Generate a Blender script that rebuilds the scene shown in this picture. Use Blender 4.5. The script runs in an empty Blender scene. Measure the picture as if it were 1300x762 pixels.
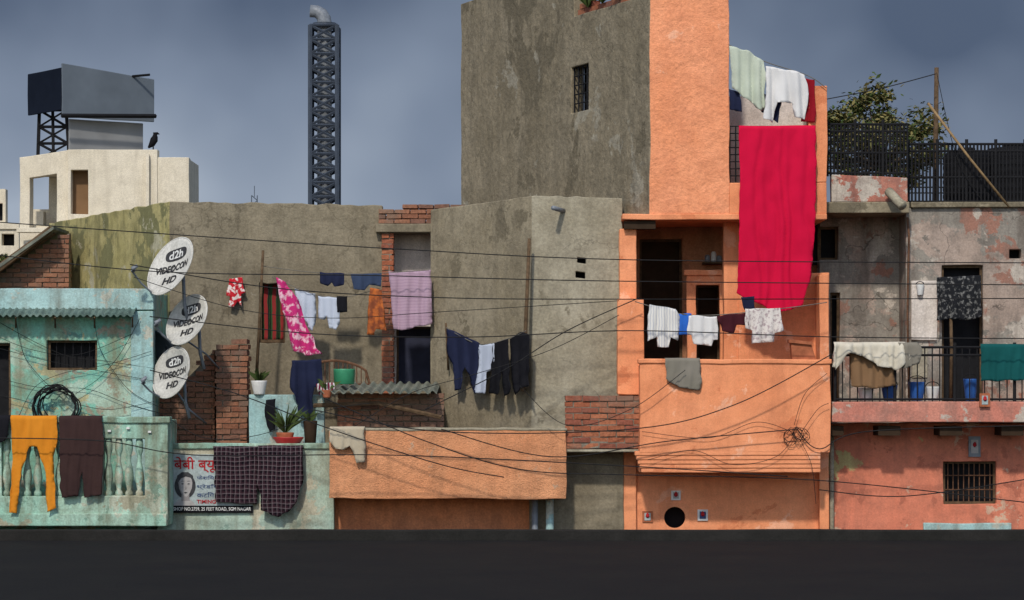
import bpy, bmesh, math, random
from mathutils import Vector, Matrix, noise, geometry
random.seed(7)
S=bpy.context.scene
COL=S.collection
D=34.0; HZ=490.0; CZ=1.69; GZ=-2.4
R=math.radians
def sc(Y): return 100*D/(D+Y)
def X(px,Y=0): return (px-650)/sc(Y)
def Z(py,Y=0): return CZ+(HZ-py)/sc(Y)
def P(px,py,Y=0): return Vector((X(px,Y),Y,Z(py,Y)))
OFF={}
# ---------------------------------------------------------------- materials
class NT:
    def __init__(s,name,rough=.92,spec=.15):
        m=bpy.data.materials.new(name); m.use_nodes=True
        s.m=m; s.t=m.node_tree; s.n=s.t.nodes; s.b=s.n['Principled BSDF']
        s.b.inputs['Roughness'].default_value=rough
        s.b.inputs['Specular IOR Level'].default_value=spec
        s.g=s.n.new('ShaderNodeNewGeometry')
    def L(s,a,b): s.t.links.new(a,b)
    def pos(s,scale=(1,1,1),rot=(0,0,0)):
        k=s.n.new('ShaderNodeMapping'); k.inputs['Scale'].default_value=scale; k.inputs['Rotation'].default_value=rot
        s.L(s.g.outputs['Position'],k.inputs['Vector']); return k.outputs[0]
    def noise(s,scale,detail=6,rough=.6,vec=None,dist=0):
        k=s.n.new('ShaderNodeTexNoise'); k.inputs['Scale'].default_value=scale; k.inputs['Detail'].default_value=detail
        k.inputs['Roughness'].default_value=rough; k.inputs['Distortion'].default_value=dist
        s.L(vec if vec else s.pos(),k.inputs['Vector']); return k.outputs[0]
    def ramp(s,f,stops):
        k=s.n.new('ShaderNodeValToRGB'); e=k.color_ramp.elements
        while len(e)<len(stops): e.new(.5)
        for q,(p,c) in zip(e,stops):
            q.position=p
            if isinstance(c,(int,float)): c=(c,c,c)
            q.color=(*c[:3],1)
        s.L(f,k.inputs[0]); return k.outputs[0]
    def setin(s,i,v):
        if hasattr(v,'links'): s.L(v,i)
        elif isinstance(v,(int,float)): i.default_value=v
        else: i.default_value=(*v[:3],1)
    def mix(s,f,a,b,mode='MIX'):
        k=s.n.new('ShaderNodeMix'); k.data_type='RGBA'; k.blend_type=mode
        s.setin(k.inputs[0],f); s.setin(k.inputs[6],a); s.setin(k.inputs[7],b); return k.outputs[2]
    def math(s,op,a,b=0):
        k=s.n.new('ShaderNodeMath'); k.operation=op
        for i,v in ((0,a),(1,b)):
            if hasattr(v,'links'): s.L(v,k.inputs[i])
            else: k.inputs[i].default_value=v
        return k.outputs[0]
    def xyz(s):
        k=s.n.new('ShaderNodeSeparateXYZ'); s.L(s.g.outputs['Position'],k.inputs[0]); return k.outputs
    def bump(s,h,st=.4,dist=.02):
        k=s.n.new('ShaderNodeBump'); k.inputs['Strength'].default_value=st; k.inputs['Distance'].default_value=dist
        s.L(h,k.inputs['Height']); s.L(k.outputs[0],s.b.inputs['Normal'])
    def out(s,c): s.setin(s.b.inputs['Base Color'],c); return s.m

def plaster(name,base,alt,dirt,patches=(),streak=.6,blot=.5,bump=.5,grain=45,mottle=.9,bd=.02,crack=0,gc=(.74,1.12)):
    t=NT(name)
    n1=t.noise(mottle,5,.65); c=t.ramp(n1,[(.36,base),(.62,alt)])
    n2=t.noise(4.5,6,.7)
    for i,(pc,th,ps) in enumerate(patches):
        n3=t.noise(ps,7,.66,t.pos(rot=(.3*i+.2,.5*i,.7*i)),dist=.3)
        c=t.mix(t.ramp(n3,[(th,0),(th+.02,1)]),c,pc)
    c=t.mix(t.math('MULTIPLY',t.ramp(n2,[(.44,0),(.68,1)]),blot),c,dirt)
    ns=t.noise(1,5,.62,t.pos((4.2,4.2,.5)))
    c=t.mix(t.math('MULTIPLY',t.ramp(ns,[(.48,0),(.68,1)]),streak),c,dirt)
    if crack:
        v=t.n.new('ShaderNodeTexVoronoi'); v.feature='DISTANCE_TO_EDGE'; v.inputs['Scale'].default_value=.85
        dn=t.n.new('ShaderNodeTexNoise'); dn.inputs['Scale'].default_value=3.5; dn.inputs['Detail'].default_value=4; t.L(t.g.outputs['Position'],dn.inputs['Vector'])
        va=t.n.new('ShaderNodeVectorMath'); va.operation='MULTIPLY_ADD'; t.L(dn.outputs['Color'],va.inputs[0]); va.inputs[1].default_value=(.5,.5,.5); t.L(t.g.outputs['Position'],va.inputs[2])
        t.L(va.outputs[0],v.inputs['Vector'])
        f=t.math('MULTIPLY',t.ramp(v.outputs['Distance'],[(.002,1),(.008,0)]),t.ramp(n1,[(.46,0),(.52,crack)]))
        c=t.mix(f,c,tuple(x*.45 for x in dirt))
    nf=t.noise(grain,4,.7)
    c=t.mix(1,c,t.ramp(nf,[(.3,gc[0]),(.7,gc[1])]),'MULTIPLY')
    h=t.math('ADD',t.math('MULTIPLY',nf,.5),n2)
    t.bump(h,bump,bd)
    return t.out(c)
def paint(name,c,rough=.6,spec=.3,var=.25,scale=8):
    t=NT(name,rough,spec)
    n=t.noise(scale,4,.65)
    c2=tuple(x*(1-var) for x in c)
    return t.out(t.ramp(n,[(.35,c2),(.65,c)]))
def fabric(name,c,c2=None,scale=2.5,edge=(.3,.75)):
    t=NT(name,.95,.05)
    n=t.noise(scale,4,.55)
    c2=c2 or tuple(x*.8 for x in c)
    col=t.ramp(n,[(edge[0],c),(edge[1],c2)])
    w=t.noise(160,1,.5); t.bump(w,.15,.003)
    m=t.out(col)
    return m
def stripes(name,c,c2,f=18,w=.35,axis=0,c3=None,f3=9):
    t=NT(name,.95,.05); x=t.xyz()
    a=x[axis]
    nz=t.math('MULTIPLY',t.noise(3,3),.06)
    a=t.math('ADD',a,nz)
    k=t.math('LESS_THAN',t.math('FRACT',t.math('MULTIPLY',a,f)),w)
    col=t.mix(k,c,c2)
    if c3:
        k3=t.math('LESS_THAN',t.math('FRACT',t.math('MULTIPLY',x[2 if axis==0 else 0],f3)),.25)
        col=t.mix(k3,col,c3)
    return t.out(col)
def plaid(name,base,l1,l2,f=17):
    t=NT(name,.95,.05); x=t.xyz()
    nz=t.math('MULTIPLY',t.noise(2.5,3),.06)
    u=t.math('ADD',x[0],nz); v=t.math('ADD',x[2],nz)
    col=base
    for a,f_,w,c,k0 in ((u,f,.5,l1,.5),(v,f,.5,l1,.5),(u,f,.13,l2,.5),(v,f,.13,l2,.5)):
        k=t.math('MULTIPLY',t.math('LESS_THAN',t.math('FRACT',t.math('MULTIPLY',a,f_)),w),k0)
        col=t.mix(k,col,c)
    return t.out(col)
def brickmat(name,a,b,c):
    t=NT(name,.95,.1)
    col=t.ramp(t.g.outputs['Random Per Island'],[(0,a),(.5,b),(1,c)])
    n=t.noise(30,5,.7); col=t.mix(1,col,t.ramp(n,[(.3,.6),(.7,1.2)]),'MULTIPLY')
    n2=t.noise(2.2,5); col=t.mix(t.math('MULTIPLY',t.ramp(n2,[(.46,0),(.64,1)]),.6),col,(.17,.14,.11))
    t.bump(n,.5,.01)
    return t.out(col)

M={}
M['teal']=plaster('teal_limewash',(.15,.40,.315),(.25,.53,.42),(.20,.18,.11),[((.40,.54,.44),.53,1.1),((.12,.31,.29),.57,1.7),((.46,.44,.26),.56,2.0),((.36,.33,.26),.59,3.4)],.7,.6)
M['ltblue']=plaster('pale_blue_limewash',(.31,.50,.50),(.41,.59,.58),(.19,.21,.18),[((.52,.52,.44),.59,3)],.8,.6)
M['mint']=plaster('mint_limewash',(.27,.49,.39),(.42,.60,.49),(.16,.16,.105),[((.50,.54,.43),.56,2.0),((.20,.35,.28),.58,3),((.38,.36,.26),.60,1.4)],.9,.65)
M['mintwall']=plaster('faded_mint_limewash',(.33,.48,.40),(.48,.56,.46),(.21,.20,.14),[((.55,.51,.39),.53,1.4),((.25,.36,.30),.59,2.5)],.7,.6)
M['cement']=plaster('dark_cement_plaster',(.195,.162,.110),(.275,.236,.168),(.10,.085,.06),[((.148,.123,.085),.60,.8),((.32,.285,.22),.64,1.4)],.45,.5,.7,30,.7,crack=.4)
M['cement_tower']=plaster('rough_cement_render',(.220,.182,.122),(.295,.248,.174),(.125,.106,.075),[((.165,.138,.094),.565,.7),((.345,.31,.24),.605,1.0)],.42,.5,.9,14,.8,.03,crack=.4)
M['cement_light']=plaster('pale_cement_plaster',(.295,.262,.188),(.395,.36,.275),(.17,.147,.107),[((.22,.195,.14),.58,1.0)],.4,.45,.7,26,.8,crack=.4)
M['cement_mid']=plaster('brown_shade_toned_cement',(.24,.20,.132),(.315,.27,.19),(.13,.11,.08),[((.18,.152,.103),.57,.9)],.42,.45,.8,22,.8,crack=.4)  # brown cement, darkened so the block's left wall looks less lit than its front
M['moss']=plaster('mossy_cream_plaster',(.39,.34,.14),(.51,.44,.21),(.15,.14,.065),[((.22,.21,.10),.55,1.1),((.50,.46,.32),.60,1.8)],.8,.6)
OG=(.86,1.07)
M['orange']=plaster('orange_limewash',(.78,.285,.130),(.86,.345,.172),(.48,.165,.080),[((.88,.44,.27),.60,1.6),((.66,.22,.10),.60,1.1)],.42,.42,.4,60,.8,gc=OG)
M['orange_rough']=plaster('rough_orange_render',(.79,.295,.140),(.87,.36,.190),(.56,.20,.105),[((.89,.46,.29),.62,1.4)],.25,.4,1.0,24,.9,.026,gc=(.82,1.09))
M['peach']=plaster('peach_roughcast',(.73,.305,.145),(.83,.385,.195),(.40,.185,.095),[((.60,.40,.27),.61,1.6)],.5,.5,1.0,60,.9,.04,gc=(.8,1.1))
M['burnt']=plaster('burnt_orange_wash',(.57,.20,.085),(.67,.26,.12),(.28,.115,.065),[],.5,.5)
M['inner']=plaster('shade_toned_orange_wash',(.40,.18,.095),(.48,.225,.12),(.18,.10,.06),[],.5,.5)  # orange wash darkened in colour for the shade inside the recess
M['white_wall']=plaster('whitewashed_plaster',(.62,.54,.48),(.72,.65,.59),(.34,.29,.25),[],.5,.5)
M['cream']=plaster('cream_render',(.64,.57,.44),(.72,.65,.52),(.40,.35,.27),[],.4,.3,.2)
M['right_wall']=plaster('peeling_pink_grey_plaster',(.345,.265,.215),(.43,.34,.285),(.135,.112,.095),[((.275,.25,.215),.515,.9),((.335,.17,.125),.57,1.5),((.50,.44,.375),.57,2.0),((.20,.18,.155),.60,2.8)],.75,.55,crack=.7)
M['right_red']=plaster('flaking_red_whitewash',(.38,.12,.085),(.48,.21,.15),(.14,.09,.08),[((.52,.46,.39),.51,2.6),((.18,.15,.13),.58,2)],.6,.5)
M['right_low']=plaster('salmon_wash',(.60,.185,.110),(.69,.235,.145),(.32,.125,.085),[((.48,.45,.20),.59,.8),((.62,.42,.30),.59,2.0),((.46,.145,.09),.57,3)],.5,.5,gc=OG)
M['slab_pink']=plaster('flaking_pink_slab',(.54,.20,.145),(.64,.285,.21),(.19,.13,.11),[((.52,.45,.38),.56,2.4)],.7,.5)
M['brick']=brickmat('red_brick',(.30,.095,.05),(.40,.15,.08),(.24,.08,.055))
M['brick_dark']=brickmat('weathered_brick',(.24,.10,.062),(.32,.15,.09),(.18,.095,.07))
M['mortar']=plaster('lime_mortar',(.21,.18,.14),(.27,.23,.18),(.11,.09,.07))
M['dark']=paint('dark_interior',(.018,.018,.02),.9,.05)  # near-black painted for the unlit rooms behind openings
M['darkbrown']=paint('dark_brown_interior',(.045,.029,.019),.9,.05)
M['navydark']=paint('dark_blue_doorway_shade',(.028,.032,.06),.7,.2)  # dark navy colour stands in for the unlit alcove doorway
M['iron']=paint('black_iron',(.012,.012,.014),.7,.15)
M['rust']=paint('rusty_iron',(.16,.08,.045),.8,.2,.5,20)
M['steel']=paint('galvanised_steel',(.20,.22,.25),.5,.4,.35)
M['steelblue']=paint('blue_grey_steel',(.075,.095,.125),.55,.4,.3,2)
M['chimney_steel']=paint('dark_slate_steel',(.052,.066,.092),.6,.3,.3,2)
M['wire']=paint('black_cable_sheath',(.014,.014,.015),.7,.2)
M['rope']=paint('grey_line_cord',(.16,.15,.13),.9,.1)
M['wood']=paint('weathered_wood',(.13,.085,.05),.85,.1,.5,14)
M['bamboo']=paint('dry_bamboo',(.33,.22,.11),.8,.15,.4,10)
M['dish']=plaster('grey_white_dish_enamel',(.50,.49,.455),(.60,.59,.55),(.34,.32,.28),[],.4,.35,.05,30)
M['black']=paint('black_print',(.012,.012,.014),.8,.05)
M['emblem']=paint('faded_black_print',(.055,.055,.06),.8,.05,.4,20)
M['print']=paint('faded_dark_print',(.045,.045,.05),.8,.05,.4,20)
M['white']=paint('white_plastic',(.72,.72,.70),.6,.3)
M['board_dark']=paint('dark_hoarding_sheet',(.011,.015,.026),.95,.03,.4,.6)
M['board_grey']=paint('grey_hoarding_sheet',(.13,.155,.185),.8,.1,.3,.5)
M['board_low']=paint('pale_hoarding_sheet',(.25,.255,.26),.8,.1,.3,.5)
M['tin']=plaster('weathered_roof_sheet',(.14,.17,.14),(.26,.26,.21),(.07,.07,.06),[],.4,.6)
M['tin_green']=plaster('dark_green_awning_sheet',(.10,.17,.15),(.17,.24,.21),(.05,.07,.06),[],.5,.6)
M['tank']=paint('black_tank_plastic',(.010,.010,.012),.8,.1)
M['terracotta']=paint('terracotta_clay',(.42,.14,.07),.9,.1,.4,10)
M['green_plastic']=paint('green_plastic',(.04,.26,.13),.5,.4)
M['blue_plastic']=paint('blue_plastic',(.02,.10,.36),.5,.4)
M['red_plastic']=paint('red_plastic',(.42,.03,.03),.5,.4)
M['leaf']=paint('green_leaf',(.07,.105,.03),.8,.1,.5,5)
M['leaf_dry']=paint('dusty_leaf',(.17,.165,.065),.85,.1,.4,4)
M['leaf_pale']=paint('yellowing_leaf',(.25,.21,.08),.85,.1,.35,4)
M['bark']=paint('grey_bark',(.09,.07,.05),.95,.05,.4,20)
M['asphalt']=plaster('worn_asphalt',(.009,.009,.010),(.013,.0125,.012),(.006,.006,.006),[],.1,.4,.3,60)
M['earth']=plaster('dusty_ground',(.10,.085,.06),(.14,.12,.09),(.06,.05,.04),[],.1,.4)
M['kerb']=plaster('sooty_kerb_concrete',(.018,.0175,.016),(.025,.0235,.022),(.010,.010,.009),[],.3,.5)
M['poster_bg']=plaster('poster_grey_teal',(.33,.40,.41),(.41,.47,.47),(.24,.26,.24),[],.3,.4,.05,40)
M['poster_red']=paint('poster_red_ink',(.42,.025,.03),.8,.1,.3,12)
M['poster_blue']=paint('poster_blue_ink',(.06,.09,.20),.8,.1)
M['skin']=paint('poster_grey_skin',(.40,.38,.375),.7,.1,.2,14)
M['hair']=paint('poster_grey_hair',(.06,.06,.065),.7,.1,.4,20)
M['shade']=paint('poster_grey_shadow',(.27,.25,.25),.7,.1,.2,14)
M['f_red']=fabric('crimson_cotton',(.57,.008,.046),(.49,.006,.038))
M['f_white']=fabric('white_cotton',(.66,.65,.64),(.56,.56,.57))
M['f_whiteb']=fabric('bluish_white_cotton',(.48,.53,.62),(.40,.44,.54))
M['f_palegreen']=fabric('pale_green_cotton',(.50,.55,.46),(.40,.45,.37))
M['f_navy']=fabric('navy_cotton',(.020,.025,.058),(.012,.015,.036))
M['f_denim']=fabric('blue_denim',(.045,.065,.12),(.03,.045,.085))
M['f_black']=fabric('black_cotton',(.014,.014,.018),(.009,.009,.011))
M['f_maroon']=fabric('maroon_cotton',(.06,.014,.02),(.04,.01,.015))
M['f_darkred']=fabric('dark_red_cotton',(.28,.012,.022),(.20,.008,.015))
M['f_blue']=fabric('bright_blue_cotton',(.03,.13,.50),(.02,.09,.38))
M['f_yellow']=fabric('mustard_orange_cotton',(.64,.24,.025),(.52,.18,.015))
M['f_brown']=fabric('dark_brown_cotton',(.05,.028,.026),(.035,.02,.02))
M['f_grey']=fabric('grey_towelling',(.22,.20,.17),(.16,.15,.12))
M['f_beige']=fabric('beige_cotton',(.46,.40,.30),(.36,.31,.23))
M['f_cream']=fabric('cream_cotton',(.60,.56,.47),(.48,.44,.36))
M['f_khaki']=fabric('khaki_brown_cotton',(.22,.13,.07),(.16,.095,.05))
M['f_teal']=fabric('dark_teal_cotton',(.010,.085,.085),(.007,.06,.06))
M['f_orange']=fabric('rust_orange_cotton',(.46,.13,.035),(.20,.06,.03),9,(.42,.6))
M['f_lav']=stripes('lavender_striped_towelling',(.40,.28,.36),(.355,.245,.325),25,.4,2)
M['f_magenta']=fabric('magenta_tie_dye',(.48,.03,.16),(.70,.45,.52),14,(.50,.60))
M['f_redwhite']=fabric('red_and_white_knit',(.46,.02,.03),(.66,.58,.55),16,(.52,.58))
M['f_stripe']=stripes('white_striped_jersey',(.64,.63,.60),(.44,.45,.49),30,.3,0)
M['f_pattern']=fabric('white_printed_cotton',(.62,.58,.55),(.36,.29,.30),26,(.5,.62))
M['f_darkstripe']=fabric('dark_printed_cotton',(.016,.017,.02),(.16,.16,.155),22,(.52,.64))
M['f_marstripe']=stripes('maroon_white_striped_cotton',(.20,.02,.05),(.60,.55,.55),26,.5,0)
M['f_plaid']=plaid('dark_check_cotton',(.010,.007,.010),(.045,.02,.028),(.20,.17,.18))
M['curtain']=stripes('red_green_curtain',(.035,.07,.03),(.24,.03,.03),9,.45,0)
# ---------------------------------------------------------------- mesh helpers
def finish(name,verts,faces,mat,parent=None,smooth=False,base=None,recalc=True):
    if parent is not None: off=OFF[parent.name]
    else:
        if base is None:
            xs=[v[0] for v in verts]; ys=[v[1] for v in verts]; zs=[v[2] for v in verts]
            base=Vector(((min(xs)+max(xs))/2,(min(ys)+max(ys))/2,min(zs)))
        off=Vector(base)
    me=bpy.data.meshes.new(name)
    me.from_pydata([(v[0]-off[0],v[1]-off[1],v[2]-off[2]) for v in verts],[],faces)
    if recalc:
        bm=bmesh.new(); bm.from_mesh(me); bmesh.ops.recalc_face_normals(bm,faces=bm.faces); bm.to_mesh(me); bm.free()
    if smooth:
        for p in me.polygons: p.use_smooth=True
    me.materials.append(mat)
    o=bpy.data.objects.new(name,me); COL.objects.link(o)
    if parent is not None: o.parent=parent
    else: o.location=off
    OFF[o.name]=off
    return o
def tag(o,label,cat,group=None,kind=None):
    if label: o['label']=label
    if cat: o['category']=cat
    if group: o['group']=group
    if kind: o['kind']=kind
    return o
def thing(name,label,cat,loc,group=None):
    o=bpy.data.objects.new(name,None); COL.objects.link(o); o.location=loc; o.empty_display_size=.2
    OFF[o.name]=Vector(loc); return tag(o,label,cat,group)
class MB:
    def __init__(s): s.v=[]; s.f=[]
    def box(s,x0,x1,y0,y1,z0,z1,j=0):
        b=len(s.v)
        for z in (z0,z1):
            for (x,y) in ((x0,y0),(x1,y0),(x1,y1),(x0,y1)):
                s.v.append(Vector((x+random.uniform(-j,j),y+random.uniform(-j,j),z+random.uniform(-j,j))))
        for q in ((0,1,2,3),(4,5,6,7),(0,1,5,4),(1,2,6,5),(2,3,7,6),(3,0,4,7)): s.f.append(tuple(b+i for i in q))
        return s
    def prism(s,pts,dv):
        b=len(s.v); n=len(pts); dv=Vector(dv)
        s.v+= [Vector(p) for p in pts]+[Vector(p)+dv for p in pts]
        s.f.append(tuple(range(b,b+n))); s.f.append(tuple(range(b+n,b+2*n)))
        for i in range(n): k=(i+1)%n; s.f.append((b+i,b+k,b+n+k,b+n+i))
        return s
    def poly(s,pts):
        b=len(s.v); s.v+=[Vector(p) for p in pts]; s.f.append(tuple(range(b,b+len(pts)))); return s
    def tube(s,pts,r,n=6,closed=False):
        pts=[Vector(p) for p in pts]; b=len(s.v); m=len(pts); up=Vector((.13,.21,.97))
        for i,p in enumerate(pts):
            a=pts[i-1] if i>0 else (pts[-1] if closed else p); c=pts[i+1] if i<m-1 else (pts[0] if closed else p)
            t=(c-a).normalized(); u=t.cross(up)
            if u.length<.15: u=t.cross(Vector((1,.1,0)))
            u.normalize(); w=t.cross(u)
            rr=r[i] if isinstance(r,(list,tuple)) else r
            for k in range(n):
                an=2*math.pi*k/n; s.v.append(p+u*math.cos(an)*rr+w*math.sin(an)*rr)
        for i in range(m if closed else m-1):
            i2=(i+1)%m
            for k in range(n):
                k2=(k+1)%n; s.f.append((b+i*n+k,b+i*n+k2,b+i2*n+k2,b+i2*n+k))
        if not closed:
            s.f.append(tuple(b+k for k in range(n))); s.f.append(tuple(b+(m-1)*n+k for k in range(n)))
        return s
    def lathe(s,c,prof,n=20,axis=None):
        c=Vector(c); b=len(s.v); m=len(prof)
        for r,z in prof:
            for k in range(n):
                a=2*math.pi*k/n; s.v.append(c+Vector((r*math.cos(a),r*math.sin(a),z)))
        for i in range(m-1):
            for k in range(n):
                k2=(k+1)%n; s.f.append((b+i*n+k,b+i*n+k2,b+(i+1)*n+k2,b+(i+1)*n+k))
        s.f.append(tuple(b+k for k in range(n))); s.f.append(tuple(b+(m-1)*n+k for k in range(n)))
        return s
    def build(s,name,mat,parent=None,smooth=False,base=None,recalc=True): return finish(name,s.v,s.f,mat,parent,smooth,base,recalc)
def lines(a,b,extra,cell):
    e=sorted(set([a,b]+[x for x in extra if a<x<b])); out=[]
    for p,q in zip(e[:-1],e[1:]):
        n=max(1,math.ceil((q-p)/cell))
        out+=[p+(q-p)*i/n for i in range(n)]
    return out+[e[-1]]
def wall(name,mat,parent,A,B,z0,z1,th,holes=(),cell=.12,amp=.012,top=None,bevel=.012,label=None):
    A=Vector((A[0],A[1],0)); B=Vector((B[0],B[1],0)); L=(B-A).length; d=(B-A)/L; nrm=Vector((-d.y,d.x,0))
    us=lines(0,L,[h[i] for h in holes for i in (0,1)],cell); zs=lines(z0,z1,[h[i] for h in holes for i in (2,3)],cell)
    def solid(i,j):
        if i<0 or j<0 or i>=len(us)-1 or j>=len(zs)-1: return False
        u=(us[i]+us[i+1])/2; z=(zs[j]+zs[j+1])/2
        return not any(h[0]<u<h[1] and h[2]<z<h[3] for h in holes)
    vd={}; V=[]; F=[]
    def v(i,j,k):
        key=(i,j,k)
        if key not in vd:
            u=us[i]; z=zs[j]
            if top: z=z0+(z-z0)*(top(u/L)-z0)/(z1-z0)
            p=A+d*u+nrm*(th*k)+Vector((0,0,z))
            p=p+amp*noise.noise_vector(p*1.3)+amp*.5*noise.noise_vector(p*5.1)
            vd[key]=len(V); V.append(p)
        return vd[key]
    for i in range(len(us)-1):
        for j in range(len(zs)-1):
            if not solid(i,j): continue
            F.append((v(i,j,0),v(i+1,j,0),v(i+1,j+1,0),v(i,j+1,0)))
            F.append((v(i,j,1),v(i,j+1,1),v(i+1,j+1,1),v(i+1,j,1)))
            if not solid(i-1,j): F.append((v(i,j,0),v(i,j+1,0),v(i,j+1,1),v(i,j,1)))
            if not solid(i+1,j): F.append((v(i+1,j,0),v(i+1,j,1),v(i+1,j+1,1),v(i+1,j+1,0)))
            if not solid(i,j-1): F.append((v(i,j,0),v(i,j,1),v(i+1,j,1),v(i+1,j,0)))
            if not solid(i,j+1): F.append((v(i,j+1,0),v(i+1,j+1,0),v(i+1,j+1,1),v(i,j+1,1)))
    o=finish(name,V,F,mat,parent)
    if bevel:
        b=o.modifiers.new('bevel','BEVEL'); b.width=bevel; b.segments=2; b.limit_method='ANGLE'; b.angle_limit=R(50)
    if label: o['label']=label
    return o
def fw(name,mat,parent,px0,px1,py0,py1,Y,th,holes=(),**k):
    x0=X(px0,Y); hs=[(X(a,Y)-x0,X(b,Y)-x0,Z(d,Y),Z(c,Y)) for (a,b,c,d) in holes]
    return wall(name,mat,parent,(x0,Y),(X(px1,Y),Y),GZ if py1 is None else Z(py1,Y),Z(py0,Y),th,hs,**k)
def slab(name,mat,parent,x0,x1,y0,y1,z0,z1):
    o=wall(name,mat,parent,(x0,y0),(x1,y0),z0,z1,y1-y0,cell=.2,amp=.008); return o
def tubeobj(name,mat,parent,pts,r,n=6): return MB().tube(pts,r,n).build(name,mat,parent,True)
def bricks(mb,px0,px1,py0,py1,Y,dep=.22,bh=.072,bl=.215,ragtop=0,ragside=0,top=None):
    x0=X(px0,Y); x1=X(px1,Y); z0=Z(py1,Y); z1=Z(py0,Y); rows=max(1,round((z1-z0)/bh)); bh=(z1-z0)/rows
    for r in range(rows):
        z=z0+r*bh; x=x0-(bl/2 if r%2 else 0)
        while x<x1-.02:
            a=max(x,x0); b=min(x+bl,x1); x+=bl
            if b-a<.04: continue
            t=((a+b)/2-x0)/(x1-x0)
            if top and z+bh>top(t)+random.uniform(-.04,.05): continue
            if ragtop and r>=rows-ragtop and random.random()<.35: continue
            o=random.uniform(-.014,.014); e=random.uniform(0,ragside) if (a<=x0+.01 or b>=x1-.01) else 0
            mb.box(a+.006+(e if a<=x0+.01 else 0),b-.006-(e if b>=x1-.01 else 0),Y+o,Y+dep,z+.006,z+bh-.007,.005)
    return mb
# ---------------------------------------------------------------- text
def text(name,string,mat,parent,fn,width,height,bold=.0):
    c=bpy.data.curves.new(name,'FONT'); c.body=string; c.size=1; c.align_x='LEFT'; c.resolution_u=3; c.offset=bold
    ob=bpy.data.objects.new(name,c); COL.objects.link(ob)
    dg=bpy.context.evaluated_depsgraph_get(); dg.update()
    me=bpy.data.meshes.new_from_object(ob.evaluated_get(dg))
    V=[v.co.copy() for v in me.vertices]; F=[tuple(p.vertices) for p in me.polygons]
    bpy.data.objects.remove(ob); bpy.data.curves.remove(c); bpy.data.meshes.remove(me)
    if not V: return None
    x0=min(v.x for v in V); x1=max(v.x for v in V); y0=min(v.y for v in V); y1=max(v.y for v in V)
    V=[fn((v.x-x0)/(x1-x0)*width-width/2,(v.y-y0)/(y1-y0)*height-height/2) for v in V]
    return finish(name,V,F,mat,parent,recalc=False)
# ---------------------------------------------------------------- cloth
def rect(x0,x1,y0,y1): return [(x0,y0),(x1,y0),(x1,y1),(x0,y1)]
def cloth(name,label,cat,poly,Y,mat,amp=.03,freq=4,h=3.0,wrap=None,group=None,seed=0,parent=None,crumple=.25):
    Yf=Y if callable(Y) else (lambda px:Y)
    pts=[]
    n=len(poly)
    for i in range(n):
        a=Vector(poly[i]); b=Vector(poly[(i+1)%n]); m=max(1,int((b-a).length/h))
        for k in range(m):
            p=a+(b-a)*k/m; q=noise.noise_vector(Vector((p.x*.09,p.y*.09,seed+3.3)))
            pts.append(Vector((p.x+q.x*1.6,p.y+q.y*1.6)))
    nb=len(pts); edges=[(i,(i+1)%nb) for i in range(nb)]
    xs=[p.x for p in pts]; ys=[p.y for p in pts]; bx0,bx1,by0,by1=min(xs),max(xs),min(ys),max(ys)
    def inside(x,y):
        c=False; j=nb-1
        for i in range(nb):
            xi,yi=pts[i]; xj,yj=pts[j]
            if (yi>y)!=(yj>y) and x<(xj-xi)*(y-yi)/(yj-yi)+xi: c=not c
            j=i
        return c
    yy=by0+h*.5; r=0
    extra=[]
    while yy<by1:
        xx=bx0+(h*.5 if r%2 else 0)
        while xx<bx1:
            if inside(xx,yy) and min((p-Vector((xx,yy))).length for p in pts)>h*.45: extra.append(Vector((xx,yy)))
            xx+=h
        yy+=h*.87; r+=1
    res=geometry.delaunay_2d_cdt(pts+extra,edges,[],1,1e-4)
    V2,F=res[0],[tuple(f) for f in res[2]]
    V=[]; W=max(bx1-bx0,1); H=max(by1-by0,1)
    for p in V2:
        Y0=Yf(p.x); u=(p.x-bx0)/W; t=(p.y-by0)/H
        w=P(p.x,p.y,Y0)
        nz=noise.noise(Vector((p.x*.035,p.y*.010,seed*1.7)))
        fold=math.sin(2*math.pi*freq*u+3.0*nz+seed+.6*t)
        f2=math.sin(2*math.pi*freq*2.1*u+4*nz+seed*2)
        n2=noise.noise(Vector((p.x*.07,p.y*.035,seed)))
        dy=amp*(.35+.65*min(1,t*1.6))*(fold*.8+.3*f2)+amp*crumple*2*n2
        dx=amp*.35*math.cos(2*math.pi*freq*u+seed+3*nz)*t
        if wrap is not None:
            zt=Z(wrap,Y0)
            dy=-abs(dy)*.8 if dy>0 else dy
            if w.z>zt:
                ex=w.z-zt; w.y+=ex*1.3; w.z=zt+.012+.01*nz; dy=0
        w.y+=dy; w.x+=dx
        V.append(w)
    o=finish(name,V,F,mat,parent,True,recalc=False)
    m=o.modifiers.new('thick','SOLIDIFY'); m.thickness=.006; m.offset=0
    if parent is None: tag(o,label,cat,group)
    return o
# ---------------------------------------------------------------- camera, world, sun
cam=bpy.data.cameras.new('camera'); co=bpy.data.objects.new('camera',cam); COL.objects.link(co)
co.location=(0,-D,CZ); co.rotation_euler=(R(90),0,0)
cam.sensor_width=36; cam.sensor_fit='HORIZONTAL'; cam.lens=36*D/13.0; cam.shift_y=(HZ-381)/1300.0; cam.clip_end=6000; S.camera=co
S.view_settings.view_transform='Standard'; S.view_settings.look='None'; S.view_settings.exposure=0
AZ,EL=R(-13),R(44)
sd=Vector((math.sin(AZ)*math.cos(EL),-math.cos(AZ)*math.cos(EL),math.sin(EL)))
sl=bpy.data.lights.new('sun','SUN'); sl.energy=2.8; sl.angle=R(3.0); sl.color=(1,.935,.83)
so=bpy.data.objects.new('sun',sl); COL.objects.link(so); so.rotation_euler=(-sd).to_track_quat('-Z','Y').to_euler(); so.location=sd*50
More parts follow.
